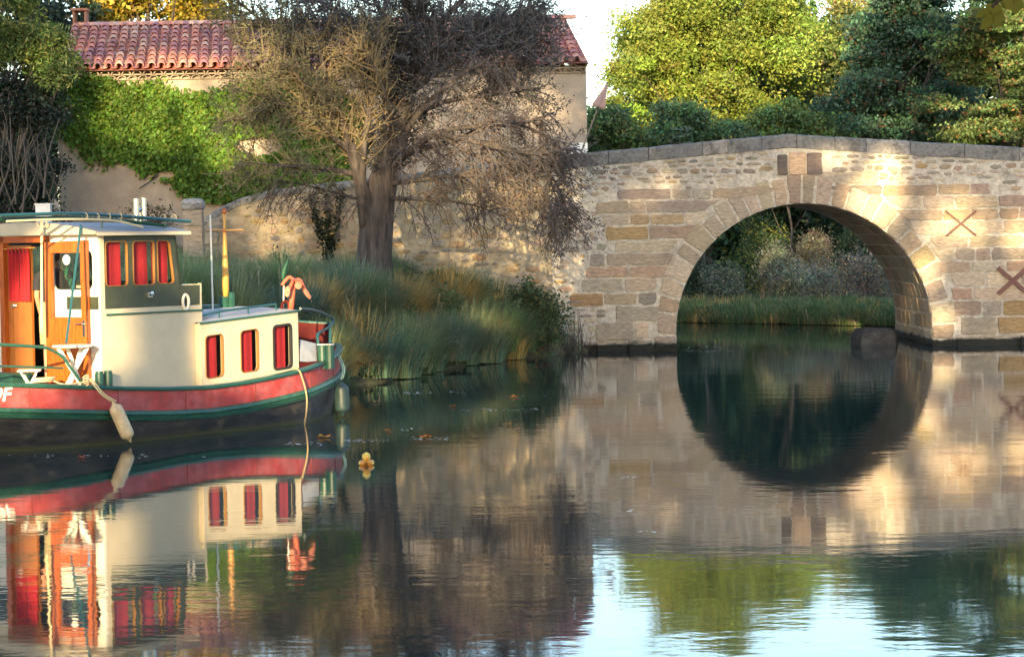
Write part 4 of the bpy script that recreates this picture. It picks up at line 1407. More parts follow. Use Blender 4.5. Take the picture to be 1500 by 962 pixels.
# plan outline of the deck edge, starboard side from stern to bow (y is to port, so starboard is negative)
PL = [(-4.15, 0), (-4.08, -.42), (-3.75, -.78), (-3.15, -1.12), (-2.45, -1.35), (-1.5, -1.49), (0, -1.50), (1.2, -1.49), (1.95, -1.44), (2.6, -1.24), (3.1, -.99), (3.6, -.66), (4.0, -.34), (4.25, -.10), (4.3, 0)]
half = smoothpath([(a, b, 0) for a, b in PL], 6)
half[0, 1] = half[-1, 1] = 0
port = half[1:-1][::-1] * np.array([1, -1, 1])
ring = np.vstack([half, port])
NR = len(ring)
SHX = [-4.2, -3.2, -2.4, -1.5, -.8, 0, .7, 1.3, 2.0, 2.7, 3.4, 4.3]
SHZ = [.90, .84, .775, .70, .655, .63, .655, .70, .765, .84, .90, .97]
def sheer(x): return np.interp(x, SHX, SHZ)
tan_ = unit(np.roll(ring, -1, 0) - np.roll(ring, 1, 0))
outn = np.stack([tan_[:, 1], -tan_[:, 0], np.zeros(NR)], 1)
if (outn[NR // 4] @ np.array([0, -1, 0])) < 0: outn = -outn
rt = sheer(ring[:, 0])
tuck = np.interp(ring[:, 0], [-4.2, -2.5, 2, 3.3, 4.3], [.45, .16, .12, .24, .2])


def level(off, z):
    P = ring + outn * (off if np.ndim(off) == 0 else np.asarray(off)[:, None])
    P = P.copy(); P[:, 2] = z
    return P


def skin(m, levels, closed_top=False):
    V = np.vstack(levels); K = len(levels)
    i = np.arange(NR); j = (i + 1) % NR
    F = np.concatenate([np.stack([k * NR + i, k * NR + j, (k + 1) * NR + j, (k + 1) * NR + i], 1) for k in range(K - 1)])
    m.add(V, F)


ST, SB = rt - .29, rt - .41         # strake top and bottom
m = MB(); skin(m, [level(-tuck * 1.3, np.full(NR, -.55)), level(-tuck * .75, np.zeros(NR)), level(-tuck * .35, SB * .5), level(-.012, SB), level(-.012, ST)])
m.build('hull', MT['hull'], boat, smooth=True)
m = MB(); skin(m, [level(-.02, SB - .01), level(.035, SB), level(.055, (SB + ST) / 2 - .012), level(.034, (SB + ST) / 2), level(.055, (SB + ST) / 2 + .02), level(.035, ST), level(-.02, ST + .01)])
m.build('rubbing_strake', MT['strake'], boat)
m = MB(); skin(m, [level(-.004, ST - .02), level(.0, rt - .03), level(-.05, rt - .03), level(-.05, np.full(NR, .42))])
m.build('topside', MT['red'], boat, smooth=False)
m = MB(); skin(m, [level(-.06, rt - .028), level(.035, rt - .032), level(.045, rt - .005), level(.03, rt + .018), level(-.05, rt + .02), level(-.06, rt - .028)])
m.build('gunwale', MT['rail'], boat)
# welded plate seams and a few scrapes of bare metal on the topside
for xs_ in (-2.9, -1.75, -.55, .75, 2.05, 3.05):
    i = int(np.argmin(np.abs(half[:, 0] - xs_)))
    p_ = half[i]; n_ = outn[i]
    m = MB(); m.tube([p_ + n_ * .001 + (0, 0, rt[i] - .285), p_ + n_ * .004 + (0, 0, rt[i] - .04)], .005, 5)
    m.build('plate_seam', MT['seam'], boat)
# decks
m = MB()
n2 = len(half)
V = np.vstack([np.column_stack([half[:, 0], half[:, 1] + .0, np.full(n2, .0)]), np.column_stack([half[:, 0], -half[:, 1], np.full(n2, .0)])])
dz = np.interp(half[:, 0], [-4.2, 1.9, 2.0, 4.3], [.56, .56, .66, .70])
V[:n2, 2] = dz; V[n2:, 2] = dz
i = np.arange(n2 - 1)
m.add(V * np.array([.985, .965, 1]), np.stack([i, i + 1, n2 + i + 1, n2 + i], 1))
m.build('deck', MT['deck'], boat)


def holes_panel(name, outer, holes, mapf, th, mtl, parent):
    """flat panel with openings; outline and openings in (u, v), mapf(u, v, w) gives the point, w through the thickness"""
    bm = bmesh.new()
    edges = []
    for loop in [outer] + list(holes):
        vs = [bm.verts.new((u, v, 0)) for u, v in loop]
        edges += [bm.edges.new((vs[a], vs[(a + 1) % len(vs)])) for a in range(len(vs))]
    bmesh.ops.triangle_fill(bm, use_beauty=True, use_dissolve=False, edges=edges)
    bm.verts.index_update()
    V2 = [(v.co.x, v.co.y) for v in bm.verts]
    F = [[v.index for v in f.verts] for f in bm.faces]
    bm.free()
    mb = MB(); n = len(V2)
    V = [mapf(u, v, 0) for u, v in V2] + [mapf(u, v, th) for u, v in V2]
    FF = F + [[a + n for a in f][::-1] for f in F]
    s = 0
    for loop in [outer] + list(holes):
        k = len(loop)
        FF += [(s + a, s + (a + 1) % k, n + s + (a + 1) % k, n + s + a) for a in range(k)]
        s += k
    mb.add(V, FF)
    return mb.build(name, mtl, parent)


def rrect(u0, u1, v0, v1, r, n=5, sk=0.0):
    """rounded rectangle; sk moves the far end (u1) up by sk"""
    out = []
    for cu, cv, a0 in ((u1 - r, v1 - r, 0), (u0 + r, v1 - r, 90), (u0 + r, v0 + r, 180), (u1 - r, v0 + r, 270)):
        for k in range(n + 1):
            a = math.radians(a0 + 90 * k / n)
            u, v = cu + r * math.cos(a), cv + r * math.sin(a)
            out.append((u, v + sk * (u - u0) / (u1 - u0)))
    return out


def ringpanel(mb, lo, li, mapf, w0, w1):
    n = len(lo)
    V = [mapf(u, v, w0) for u, v in lo] + [mapf(u, v, w0) for u, v in li] + [mapf(u, v, w1) for u, v in lo] + [mapf(u, v, w1) for u, v in li]
    F = []
    for a in range(n):
        b = (a + 1) % n
        F += [(a, b, n + b, n + a), (2 * n + a, 2 * n + b, b, a), (n + a, n + b, 3 * n + b, 3 * n + a), (2 * n + b, 2 * n + a, 3 * n + a, 3 * n + b)]
    mb.add(V, F)


def grow(loop, d):
    c = np.mean(loop, 0)
    out = []
    n = len(loop)
    P = np.array(loop)
    for k in range(n):
        t = P[(k + 1) % n] - P[k - 1]
        t /= np.linalg.norm(t) + 1e-9
        nn = np.array([t[1], -t[0]])
        if nn @ (P[k] - c) < 0: nn = -nn
        out.append(tuple(P[k] + nn * d))
    return out


def curtain(name, parent, mapf, u0, u1, v0, v1, w, amp=.012, waves=4, mtl=None):
    mb = MB(); n = 33
    V = []
    us = np.linspace(u0, u1, n)
    ph = random.random() * 6
    for v in (v1, (v0 + v1) / 2, v0):
        for u in us:
            V.append(mapf(u, v, w + amp * math.sin((u - u0) / (u1 - u0) * waves * 2 * math.pi + ph) + random.gauss(0, .001)))
    F = [(r * n + a, r * n + a + 1, (r + 1) * n + a + 1, (r + 1) * n + a) for r in range(2) for a in range(n - 1)]
    mb.add(V, F)
    return mb.build(name, mtl or MT['cloth'], parent, smooth=True)


def window(parent, loop, mapf, frame_m, fw=.018, u_split=None, label=None, curt=.80):
    fr = MB(); ringpanel(fr, grow(loop, fw), grow(loop, -.004), mapf, -.012, .03)
    w = fr.build('window', frame_m, parent)
    if label: w['label'] = label
    pn = MB(); P = [mapf(u, v, .016) for u, v in loop]; pn.add(P, [tuple(range(len(P)))]); pn.build('pane', MT['glass'], w)
    u0 = min(p[0] for p in loop); u1 = max(p[0] for p in loop); v0 = min(p[1] for p in loop); v1 = max(p[1] for p in loop)
    curtain('curtain', w, mapf, u0 - .06, u0 + (u1 - u0) * curt, v0 - .03, v1 + .02, .050, .005, 2)
    ub = u0 + (u1 - u0) * .93
    st = MB()
    for (a, b) in ((ub, u1 + .02),):
        q = [mapf(a, v0 - .05, .05), mapf(b, v0 - .05, .05), mapf(b, v1 + .05, .05), mapf(a, v1 + .05, .05), mapf(a, v0 - .05, .08), mapf(b, v0 - .05, .08), mapf(b, v1 + .05, .08), mapf(a, v1 + .05, .08)]
        st.add(q, [(0, 1, 2, 3), (7, 6, 5, 4), (0, 4, 5, 1), (1, 5, 6, 2), (2, 6, 7, 3), (3, 7, 4, 0)])
    pass
    return w


# wheelhouse
WY, WX0 = 1.20, -1.68
side = lambda u, v, w: (u, -WY + w, v)
wins = [rrect(-1.588, -1.204, 1.99, 2.55, .05), rrect(-1.10, -.716, 1.99, 2.55, .05), [(-.66, 2.54), (-.63, 2.56), (-.47, 2.55), (-.43, 2.52), (-.36, 2.03), (-.39, 2.0), (-.62, 2.0), (-.655, 2.03)]]
up = [(WX0 + .07, 1.70), (-.20, 1.70), (.12, 1.71), (.13, 1.965), (-.22, 1.965), (-.31, 2.62), (WX0 + .07, 2.655)]
holes_panel('wheelhouse_side', up, wins, side, .04, MT['cabgreen'], boat)
lo = [(WX0, .5), (.02, .5), (.02, 1.46), (.16, 1.46), (.16, 1.985), (.131, 1.985), (.121, 1.699), (WX0 + .07, 1.699), (WX0 + .07, 2.655), (WX0, 2.66)]
holes_panel('cabin_side', lo, [], side, .04, MT['cream'], boat)
m = MB(); m.box(WX0 + .08, .17, -WY - .018, -WY - .001, 1.615, 1.64); m.build('trim_strip', MT['rail'], boat)
for loop in wins: window(boat, loop, side, MT['framewood'], .005)
# mirrored plain port side, front and inner floor
pside = lambda u, v, w: (u, WY - w, v)
holes_panel('cabin_side', [(WX0, .5), (.16, .5), (.16, 1.97), (-.22, 1.97), (-.31, 2.62), (WX0, 2.66)], [rrect(-1.5, -1.0, 1.99, 2.5, .05), rrect(-.85, -.42, 1.99, 2.5, .05)], pside, .04, MT['cabgreen'], boat)
fmap = lambda u, v, w: (-.22 - (v - 1.97) * .138 - w, u, v)
holes_panel('wheelhouse_front', [(-WY, 1.97), (WY, 1.97), (WY, 2.62), (-WY, 2.62)], [rrect(-1.05, -.4, 2.03, 2.54, .05), rrect(-.3, .3, 2.03, 2.54, .05), rrect(.4, 1.05, 2.03, 2.54, .05)], fmap, .04, MT['cabgreen'], boat)
m = MB(); m.box(-.25, .16, -WY + .04, WY - .04, 1.93, 1.975); m.box(.12, .158, -WY + .04, WY - .04, 1.4, 1.93); m.build('dash_top', MT['cream'], boat)
m = MB(); m.box(WX0 + .05, .1, -WY + .05, WY - .05, .70, .74); m.box(.04, .1, -WY + .05, WY - .05, .74, 1.9); m.box(-.7, -.3, -WY + .06, WY - .06, .74, 1.55); m.build('interior', MT['inside'], boat)
# aft wall with the doorway
aft = lambda u, v, w: (WX0 + w, u, v)
opn = [(-.27, .72), (.51, .72), (.51, 2.56), (-.27, 2.56)]
aw = holes_panel('aft_wall', [(-WY + .0, .5), (WY, .5), (WY, 2.66), (-WY, 2.66)], [opn, rrect(-1.1, -.38, 1.95, 2.45, .09), rrect(.58, 1.1, 1.95, 2.42, .09)], lambda u, v, w: (WX0 - .002 + w - .04, u, v), .04, MT['white'], boat)
m = MB()
P = [aft(u, v, -.02) for u, v in rrect(.58, 1.1, 1.95, 2.42, .09)]; m.add(P, [tuple(range(len(P)))])
P = [aft(u, v, -.02) for u, v in rrect(-1.1, -.38, 1.95, 2.45, .09)]; m.add(P, [tuple(range(len(P)))])
m.build('pane', MT['glass'], aw)
m = MB()
for u0, u1, v0, v1 in ((.50, .58, .70, 2.63), (-.33, -.265, .70, 2.63), (-.33, .58, 2.555, 2.635)):
    m.box(WX0 - .075, WX0 + .03, u0, u1, v0, v1)
m.build('door_frame', MT['wood'], boat)


def board(m, x0, x1, u0, u1, v0, v1): m.box(x0, x1, u0, u1, v0, v1)


# inner left leaf, standing in the opening
dl = MB()
xa, xb = WX0 - .01, WX0 + .03
board(dl, xa, xb, .42, .50, .74, 2.52); board(dl, xa, xb, .06, .125, .74, 2.52); board(dl, xa, xb, .125, .42, 2.44, 2.52); board(dl, xa, xb, .125, .42, 1.72, 1.80); board(dl, xa, xb, .125, .42, .74, .86)
for k in range(3): dl.box(xa + .008, xb - .008, .125 + k * .0985, .125 + k * .0985 + .0965, .86, 1.72)
leafL = dl.build('door', MT['darkwood'], boat); leafL['label'] = 'inner wooden door leaf with two red curtains on a rod'
m = MB(); m.box(xa - .05, xa, .36, .41, 1.72, 1.735); m.tube([(xa - .045, .38, 1.74), (xa - .05, .34, 1.75), (xa - .03, .31, 1.74)], .011, 6); m.build('handle', MT['chrome'], leafL)
m = MB(); m.tube([(xa - .05, .50, 2.475), (xa - .05, -.1, 2.49)], .009, 6); m.build('curtain_rod', MT['palewood'], leafL)
for (u0, u1) in ((.245, .435), (.035, .225)):
    c = curtain('curtain', leafL, lambda u, v, w: (xa - .05 + w, u, v), u0, u1, 1.80, 2.42, 0, .018, 3)
    m = MB()
    for uu in np.linspace(u0 + .025, u1 - .025, 3): m.box(xa - .062, xa - .04, uu - .016, uu + .016, 2.41, 2.485)
    m.build('curtain_tab', MT['cloth'], c)
# open right leaf folded flat against the wall
du0, du1 = -1.065, -.31
dm = lambda u, v, w: (WX0 - .115 + w, u, v)
hole = rrect(du0 + .105, du1 - .115, 1.60, 2.42, .012, 2)
dr = holes_panel('door', [(du0, .72), (du1, .72), (du1, 2.555), (du0, 2.575)], [hole], dm, .045, MT['wood'], boat)
dr['label'] = 'open varnished door with a white disc on its glass'
m = MB()
for k in range(5):
    u = du0 + .11 + k * .107
    m.box(WX0 - .121, WX0 - .1155, u + .002, u + .105, .84, 1.50)
m.build('door_panel', MT['wood'], dr)
m = MB(); P = [dm(u, v, .02) for u, v in hole]; m.add(P, [tuple(range(len(P)))]); m.build('pane', MT['glass'], dr)
m = MB(); m.lathe([(.001, 0), (.064, .0), (.064, .006), (.001, .007)], 24, (WX0 - .10, -.70, 2.33), (-1, 0, 0)); m.build('disc', MT['letter'], dr)
m = MB()
for (cu, cv, ru, rv, t) in ((-.69, 2.17, .028, .06, .2), (-.76, 2.05, .025, .05, .4), (-.70, 2.09, .03, .012, 0), (-.79, 1.98, .02, .05, .3)):
    P = []
    for k in range(14):
        a = k / 14 * 2 * math.pi
        uu, vv = ru * math.cos(a), rv * math.sin(a) * (1 - .3 * math.cos(a))
        P.append((WX0 - .105, cu + uu * math.cos(t) - vv * math.sin(t), cv + uu * math.sin(t) + vv * math.cos(t)))
    m.add(P, [tuple(range(14))])
m.build('leaf_decal', MT['green'], dr)
m = MB(); m.box(WX0 - .13, WX0 - .115, du0 + .035, du0 + .075, 1.36, 1.56); m.tube([(WX0 - .13, du0 + .055, 1.52), (WX0 - .165, du0 + .055, 1.52), (WX0 - .165, du0 + .17, 1.515)], .009, 6); m.build('handle', MT['chrome'], dr)
# lower green panel beside the open door and green lower quarter of the aft wall
m = MB(); m.box(WX0 - .055, WX0 - .0425, -WY + .001, -.64, 1.70, 1.86); m.build('wall_stripe', MT['cabgreen'], boat)
# roof
m = MB()
nX, nY = 10, 15
xsr = np.linspace(-1.86, -.17, nX); ysr = np.linspace(-1.33, 1.33, nY)
top, bot = [], []
for x in xsr:
    for y in ysr:
        zc = 2.66 + .13 * (1 - (y / 1.33) ** 2) - .010 * (x + 1.86)
        top.append((x, y, zc + .03)); bot.append((x, y, zc - .012))
idx_ = np.arange(nX * nY).reshape(nX, nY)
q = np.stack([idx_[:-1, :-1], idx_[1:, :-1], idx_[1:, 1:], idx_[:-1, 1:]], -1).reshape(-1, 4)
m.add(np.array(top + bot), np.vstack([q, q[:, ::-1] + nX * nY]))
off = nX * nY
loopi = list(idx_[0, :]) + list(idx_[1:, -1]) + list(idx_[-1, -2::-1]) + list(idx_[-2:0:-1, 0])
m.f.append([[loopi[k], loopi[(k + 1) % len(loopi)], loopi[(k + 1) % len(loopi)] + off, loopi[k] + off] for k in range(len(loopi))]); m.m.append((0, len(loopi)))
roofb = m.build('roof', MT['roofgrey'], boat, smooth=False)
m = MB(); fy = np.linspace(-1.33, 1.33, 15); fz = 2.66 + .13 * (1 - (fy / 1.33) ** 2)
fv = [(xq, y, z + dz) for xq in (-1.875, -1.862) for dz in (-.03, .035) for y, z in zip(fy, fz)]
fv = [(a, b, (2.648 if k // 15 in (0, 2) else c - .012)) for k, (a, b, c) in enumerate(fv)]
m.add(fv, [(k, k + 1, 15 + k + 1, 15 + k) for k in range(14)] + [(30 + k + 1, 30 + k, 45 + k, 45 + k + 1) for k in range(14)] + [(15 + k, 15 + k + 1, 45 + k + 1, 45 + k) for k in range(14)] + [(30 + k, 30 + k + 1, k + 1, k) for k in range(14)]); m.box(-1.86, -.17, -1.345, -1.332, 2.63, 2.672); m.build('roof_edge', MT['cream'], roofb)
# folded awning poles and their rope along the roof
for (y, z, x1, rr, mm) in ((-1.05, 2.86, .05, .022, 'bluerail'), (-.95, 2.81, -.3, .022, 'green'), (-1.16, 2.79, -.95, .014, 'rope')):
    pts = [(-3.1, y + .1, z + .03), (-2.2, y + .03, z + .05), (-1.4, y, z + .03), (x1, y - .08, z - .06)]
    m = MB(); m.tube(smoothpath(pts, 6), rr, 8); m.build('awning_pole', MT[mm], roofb)
m = MB()
for k in range(9):
    x = -1.8 + k * .2
    m.tube([(x + .03 * math.cos(t) * .3 + t * .012, -1.05 + .04 * math.cos(t), 2.875 - .012 * k * .2 + .04 * math.sin(t)) for t in np.linspace(0, 6.28, 9)], .007, 4)
m.build('lashing', MT['rope'], roofb)
for x in (-1.5, -.35):
    m = MB(); m.tube([(x, -1.06, 2.69), (x, -1.06, 2.84)], .014, 6); m.build('bracket', MT['bluerail'], roofb)
# twin stacks on the roof
ex = hit_y(206, 336, -.75)
m = MB()
for (px, y0, y1) in ((200, 291, 324), (211, 290, 324)):
    a = hit_y(px, y1, -.75); b = hit_y(px, y0, -.75)
    m.lathe([(.036, 0), (.038, .01), (.038, b[2] - a[2]), (.034, b[2] - a[2]), (.034, .05)], 14, tuple(a))
a = hit_y(206, 345, -.75); b = hit_y(206, 312, -.75)
m.lathe([(.026, 0), (.026, b[2] - a[2])], 12, tuple(a)); m.tube([hit_y(200, 307, -.75), hit_y(212, 307, -.75)], .022, 8)
m.build('exhaust_stack', MT['chrome'], roofb, smooth=False)
# lamp, port ring and handrail on the wheelhouse side
a = hit_y(219, 432, -WY)
m = MB(); m.lathe([(.03, 0), (.035, .03), (.03, .05), (.01, .055)], 12, (a[0], -WY, a[2] + .02), (0, -1, 0)); m.box(a[0] - .05, a[0] + .03, -WY - .03, -WY, a[2] - .03, a[2] + .035); m.build('side_lamp', MT['chrome'], boat)
a = hit_y(271, 442, -WY)
m = MB(); th = np.linspace(0, 2 * math.pi, 20, endpoint=False)
m.tube([(a[0] + .055 * math.cos(t), -WY - .012, a[2] + .095 * math.sin(t)) for t in th], .02, 6, closed=True); m.build('port_ring', MT['white'], boat)
m = MB(); m.add([(a[0] + .045 * math.cos(t), -WY - .004, a[2] + .085 * math.sin(t)) for t in th], [tuple(range(20))]); m.build('port_glass', MT['rubber'], boat)

# forward cabin
CYB = 1.30
cs = lambda u, v, w: (u, -CYB + w, v)
ctop = lambda x: np.interp(x, [0, 2.0], [1.46, 1.56])
w1 = [rrect(.103, .439, .72, 1.285, .06, 5, .02), rrect(.79, 1.138, .76, 1.325, .06, 5, .02), rrect(1.461, 1.809, .775, 1.355, .05, 5, .02)]
holes_panel('forward_cabin_side', [(.02, .5), (1.97, .5), (1.97, ctop(1.97)), (.02, ctop(.02))], w1, cs, .04, MT['cream'], boat)
window(boat, w1[0], cs, MT['framewood'], .005); window(boat, w1[1], cs, MT['framewood'], .005); window(boat, w1[2], cs, MT['rubber'], .024, curt=.82, label='black framed cabin window')
holes_panel('forward_cabin_side', [(.02, .5), (1.97, .5), (1.97, ctop(1.97)), (.02, ctop(.02))], [], lambda u, v, w: (u, CYB - w, v), .04, MT['cream'], boat)
m = MB(); m.box(.02, .06, -CYB + .041, CYB - .041, .5, 1.45); m.build('forward_cabin_back', MT['cream'], boat)
m = MB(); m.box(1.93, 1.97, -CYB + .041, CYB - .041, .5, 1.55); m.build('forward_cabin_front', MT['deepred'], boat)
m = MB(); m.box(.1, 1.9, -CYB + .12, CYB - .12, .60, .64); m.box(.1, 1.9, -.2, .2, .64, 1.4); m.build('cabin_interior', MT['inside'], boat)
m = MB(); V = []
for x in (.0, 1.0, 2.0):
    for y in np.linspace(-CYB - .015, CYB + .015, 9):
        V.append((x, y, ctop(x) + .004 + .05 * (1 - (y / CYB) ** 2)))
F = [(r * 9 + c, (r + 1) * 9 + c, (r + 1) * 9 + c + 1, r * 9 + c + 1) for r in range(2) for c in range(8)]
m.add(V, F); ct = m.build('cabin_top', MT['deck'], boat)
m = MB(); m.tube([(0, -CYB - .012, ctop(0) - .005), (1, -CYB - .012, ctop(1) - .005), (2, -CYB - .012, ctop(2) - .005)], .016, 6); m.tube([(2, -CYB, ctop(2) - .004), (2.0, CYB, ctop(2) - .004)], .016, 6); m.build('top_edge', MT['rail'], ct)
m = MB(); pts = [(.12, -1.12, 1.53), (.6, -1.1, 1.59), (1.2, -1.08, 1.625), (1.8, -1.05, 1.65)]
m.tube(smoothpath(pts, 5), .016, 6)
for p in pts: m.tube([p, (p[0], p[1], p[2] - .09)], .011, 5)
m.build('grab_rail', MT['bluerail'], ct)
m = MB(); m.box(.7, 1.7, -.25, .35, 1.50, 1.585); m.box(.3, .6, -.3, .3, 1.5, 1.56); m.build('skylight', MT['white'], ct)
m = MB(); m.box(.15, .9, -1.0, -.9, 1.475, 1.515); m.build('deck_pole', MT['palewood'], ct)
m = MB(); pts = [(1.55, .2, 1.66), (1.85, .15, 1.67), (1.95, .05, 1.66)]
m.box(1.5, 1.95, -.05, .3, 1.585, 1.64); m.build('hatch', MT['bluerail'], ct)
# mast, yard, pole
mb_ = hit_x(331, 455, 1.85); mt_ = hit_x(328.5, 311, 1.85)
m = MB()
k = 12
zz = np.linspace(mb_[2] + .18, mt_[2], k)
pp = np.column_stack([np.linspace(mb_[0], mt_[0], k), np.linspace(mb_[1], mt_[1], k), zz])
m.tube(pp, np.interp(np.linspace(0, 1, k), [0, .12, .3, .5, .7, .78, .82, 1], [.035, .048, .047, .034, .028, .026, .022, .020]), 12)
mast = m.build('mast', MT['palewood'], boat, smooth=True)
m = MB(); m.lathe([(.026, -.02), (.034, .0), (.034, .035), (.012, .06)], 12, tuple(mt_)); m.lathe([(.03, 0), (.034, .01), (.03, .05)], 12, (mb_[0], mb_[1], mt_[2] - .28)); m.build('mast_cap', MT['wood'], mast)
m = MB(); a = hit_x(303, 337, 1.83); b = hit_x(357, 337, 1.83); m.tube([a, b], .011, 8); m.build('yard', MT['palewood'], mast)
m = MB(); m.box(mb_[0] - .07, mb_[0] + .07, mb_[1] - .075, mb_[1] + .075, mb_[2] - .06, mb_[2] + .2)
m.box(mb_[0] - .03, mb_[0] + .03, mb_[1] - .14, mb_[1] - .09, mb_[2] - .06, mb_[2] + .26); m.build('mast_step', MT['rail'], mast)
m = MB(); a = hit_x(312, 460, 1.5); b = hit_x(308, 315, 1.5); m.tube([a + (0, 0, -.1), b], .012, 8); m.build('signal_pole', MT['white'], boat)

# aft rail and fittings
def on_rail(x, dz=0.0, inset=.05):
    i = np.argmin(np.abs(half[:, 0] - x))
    p = half[i] - outn[i] * inset
    return np.array([p[0], p[1], sheer(p[0]) + dz])
tops = [on_rail(x, dz, .10) for x, dz in ((-4.1, .50), (-3.9, .50), (-3.5, .49), (-3.1, .48), (-2.75, .47), (-2.55, .44))]
m = MB(); m.tube(np.vstack([smoothpath(tops, 5), smoothpath([tops[-1], on_rail(-2.4, .36, .08), on_rail(-2.28, .18, .05), on_rail(-2.2, .0, .03)], 4)[1:]]), .020, 8); m.build('aft_rail', MT['rail'], boat)
m = MB(); m.tube(smoothpath([on_rail(x, .22, .07) for x in (-4.1, -3.8, -3.4, -2.9, -2.42)], 5), .014, 6)
m.tube([on_rail(-3.9, .5, .1), on_rail(-3.9, 0, .05)], .016, 6)
m.build('lower_rail', MT['rail'], boat)
a = hit_x(97, 503, -2.6); b = hit_x(118.5, 330, -1.9)
m = MB(); m.tube([a, b], .016, 8); m.build('awning_strut', MT['bluerail'], boat)
# bollards
for (px, z0) in ((147, .62), (160, .62)):
    p = hit_y(px, 565, -1.36)
    m = MB(); m.lathe([(.056, 0), (.056, .30), (.05, .305), (.05, .33), (.001, .331)], 14, (p[0], -1.345, .60)); bo = m.build('bollard', MT['rail'], boat)
for px, xx in ((472, 2.55), (483, 2.62)):
    p = hit_x(px, 528, xx)
    m = MB(); m.lathe([(.07, 0), (.065, .33), (.06, .335)], 14, (xx, p[1], .72)); bo = m.build('bollard', MT['rail'], boat)
    m = MB(); m.lathe([(.072, .336), (.072, .35), (.001, .355)], 14, (xx, p[1], .72)); m.build('cap', MT['white'], bo)
m = MB(); m.box(-2.66, -2.32, -.62, .12, .56, .92); m.build('locker', MT['strake'], boat)
# bow: inner red bulwark to port, stem post, pulpit rail, hatch and box
m = MB()
pts = []
for x in np.linspace(1.98, 4.22, 12):
    y = np.interp(x, [1.98, 2.6, 3.1, 3.6, 4.0, 4.22], [1.36, 1.2, .93, .61, .29, .06])
    pts.append((x, y, np.interp(x, [1.98, 3.0, 4.22], [1.52, 1.42, 1.27])))
V = [(x, y, .62) for x, y, z in pts] + [(x, y, z) for x, y, z in pts] + [(x + .02, y + .035, z) for x, y, z in pts] + [(x + .02, y + .035, .62) for x, y, z in pts]
n = len(pts)
F = [(a + b * n, a + 1 + b * n, a + 1 + ((b + 1) % 4) * n, a + ((b + 1) % 4) * n) for a in range(n - 1) for b in range(4)]
m.add(V, F); bw = m.build('bow_bulwark', MT['deepred'], boat)
m = MB(); m.tube([(x + .01, y + .017, z + .012) for x, y, z in pts], .022, 6); m.build('bulwark_cap', MT['rail'], bw)
m = MB(); m.tube([(4.2, .02, .9), (4.2, .02, 1.30)], .024, 8); m.build('stem_post', MT['bluerail'], boat)
pul = [hit_x(440, 452, 2.0), hit_x(458, 454, 2.8), hit_x(474, 459, 3.6), hit_x(486, 466, 4.12), hit_x(487, 474, 4.0), hit_x(477, 482, 3.4), hit_x(467, 488, 2.85), hit_x(465, 495, 2.72), hit_x(467, 515, 2.72), hit_x(468, 534, 2.72)]
m = MB(); m.tube(smoothpath(pul, 5), .021, 8); m.build('pulpit_rail', MT['bluerail'], boat)
m = MB()
q = [hit_x(439, 497, 2.1), hit_x(463, 503, 2.6), hit_x(464, 529, 2.45), hit_x(439, 527, 1.99)]
q = [np.array([max(a[0], 1.98), a[1], a[2]]) for a in q]
m.add([*q, *[a - (0, 0, .02) for a in q]], [(0, 1, 2, 3), (7, 6, 5, 4), (0, 4, 5, 1), (1, 5, 6, 2), (2, 6, 7, 3), (3, 7, 4, 0)]); m.build('fore_hatch', MT['deck'], boat)
m = MB(); a = hit_x(440, 528, 2.0); m.box(2.0, 2.45, a[1] + .02, a[1] + .6, .66, a[2] - .03); m.build('fore_box', MT['deepred'], boat)
# registration letters on the stern quarter
def add_text(txt, size, name, mtl, parent, M):
    cu = bpy.data.curves.new(name, 'FONT'); cu.body = txt; cu.size = size; cu.extrude = .0025; cu.shear = .25; cu.offset = size * .018
    ob = bpy.data.objects.new(name, cu); COL.objects.link(ob)
    dg = bpy.context.evaluated_depsgraph_get()
    me = bpy.data.meshes.new_from_object(ob.evaluated_get(dg))
    COL.objects.unlink(ob); bpy.data.objects.remove(ob)
    me.materials.clear(); me.materials.append(mtl)
    o = bpy.data.objects.new(name, me); COL.objects.link(o); o.parent = parent
    o.matrix_local = M
    return o
def rail_hit(px, py):
    """point of the topside that the photo shows at (px, py)"""
    best = None
    for i in range(len(half)):
        w = b2w(half[i]); 
        sx = CX + FPX * ((w - CAM) @ R_) / ((w - CAM) @ F_)
        if best is None or abs(sx - px) < best[0]: best = (abs(sx - px), i)
    i = best[1]
    d = (b2w(half[i]) - CAM) @ F_
    w = b2w(half[i]); z = at(px, py, w[1])[2]
    return i, np.array([half[i][0], half[i][1], z])
i, p0 = rail_hit(-7, 587)
tdir = unit(half[min(i + 2, len(half) - 1)] - half[i]); nrm = outn[i]
M = Matrix(((tdir[0], 0, nrm[0], p0[0] + nrm[0] * .004), (tdir[1], 0, nrm[1], p0[1] + nrm[1] * .004), (0, 1, 0, p0[2] - .01), (0, 0, 0, 1)))
add_text('9F', .235, 'lettering', MT['letter'], boat, M)

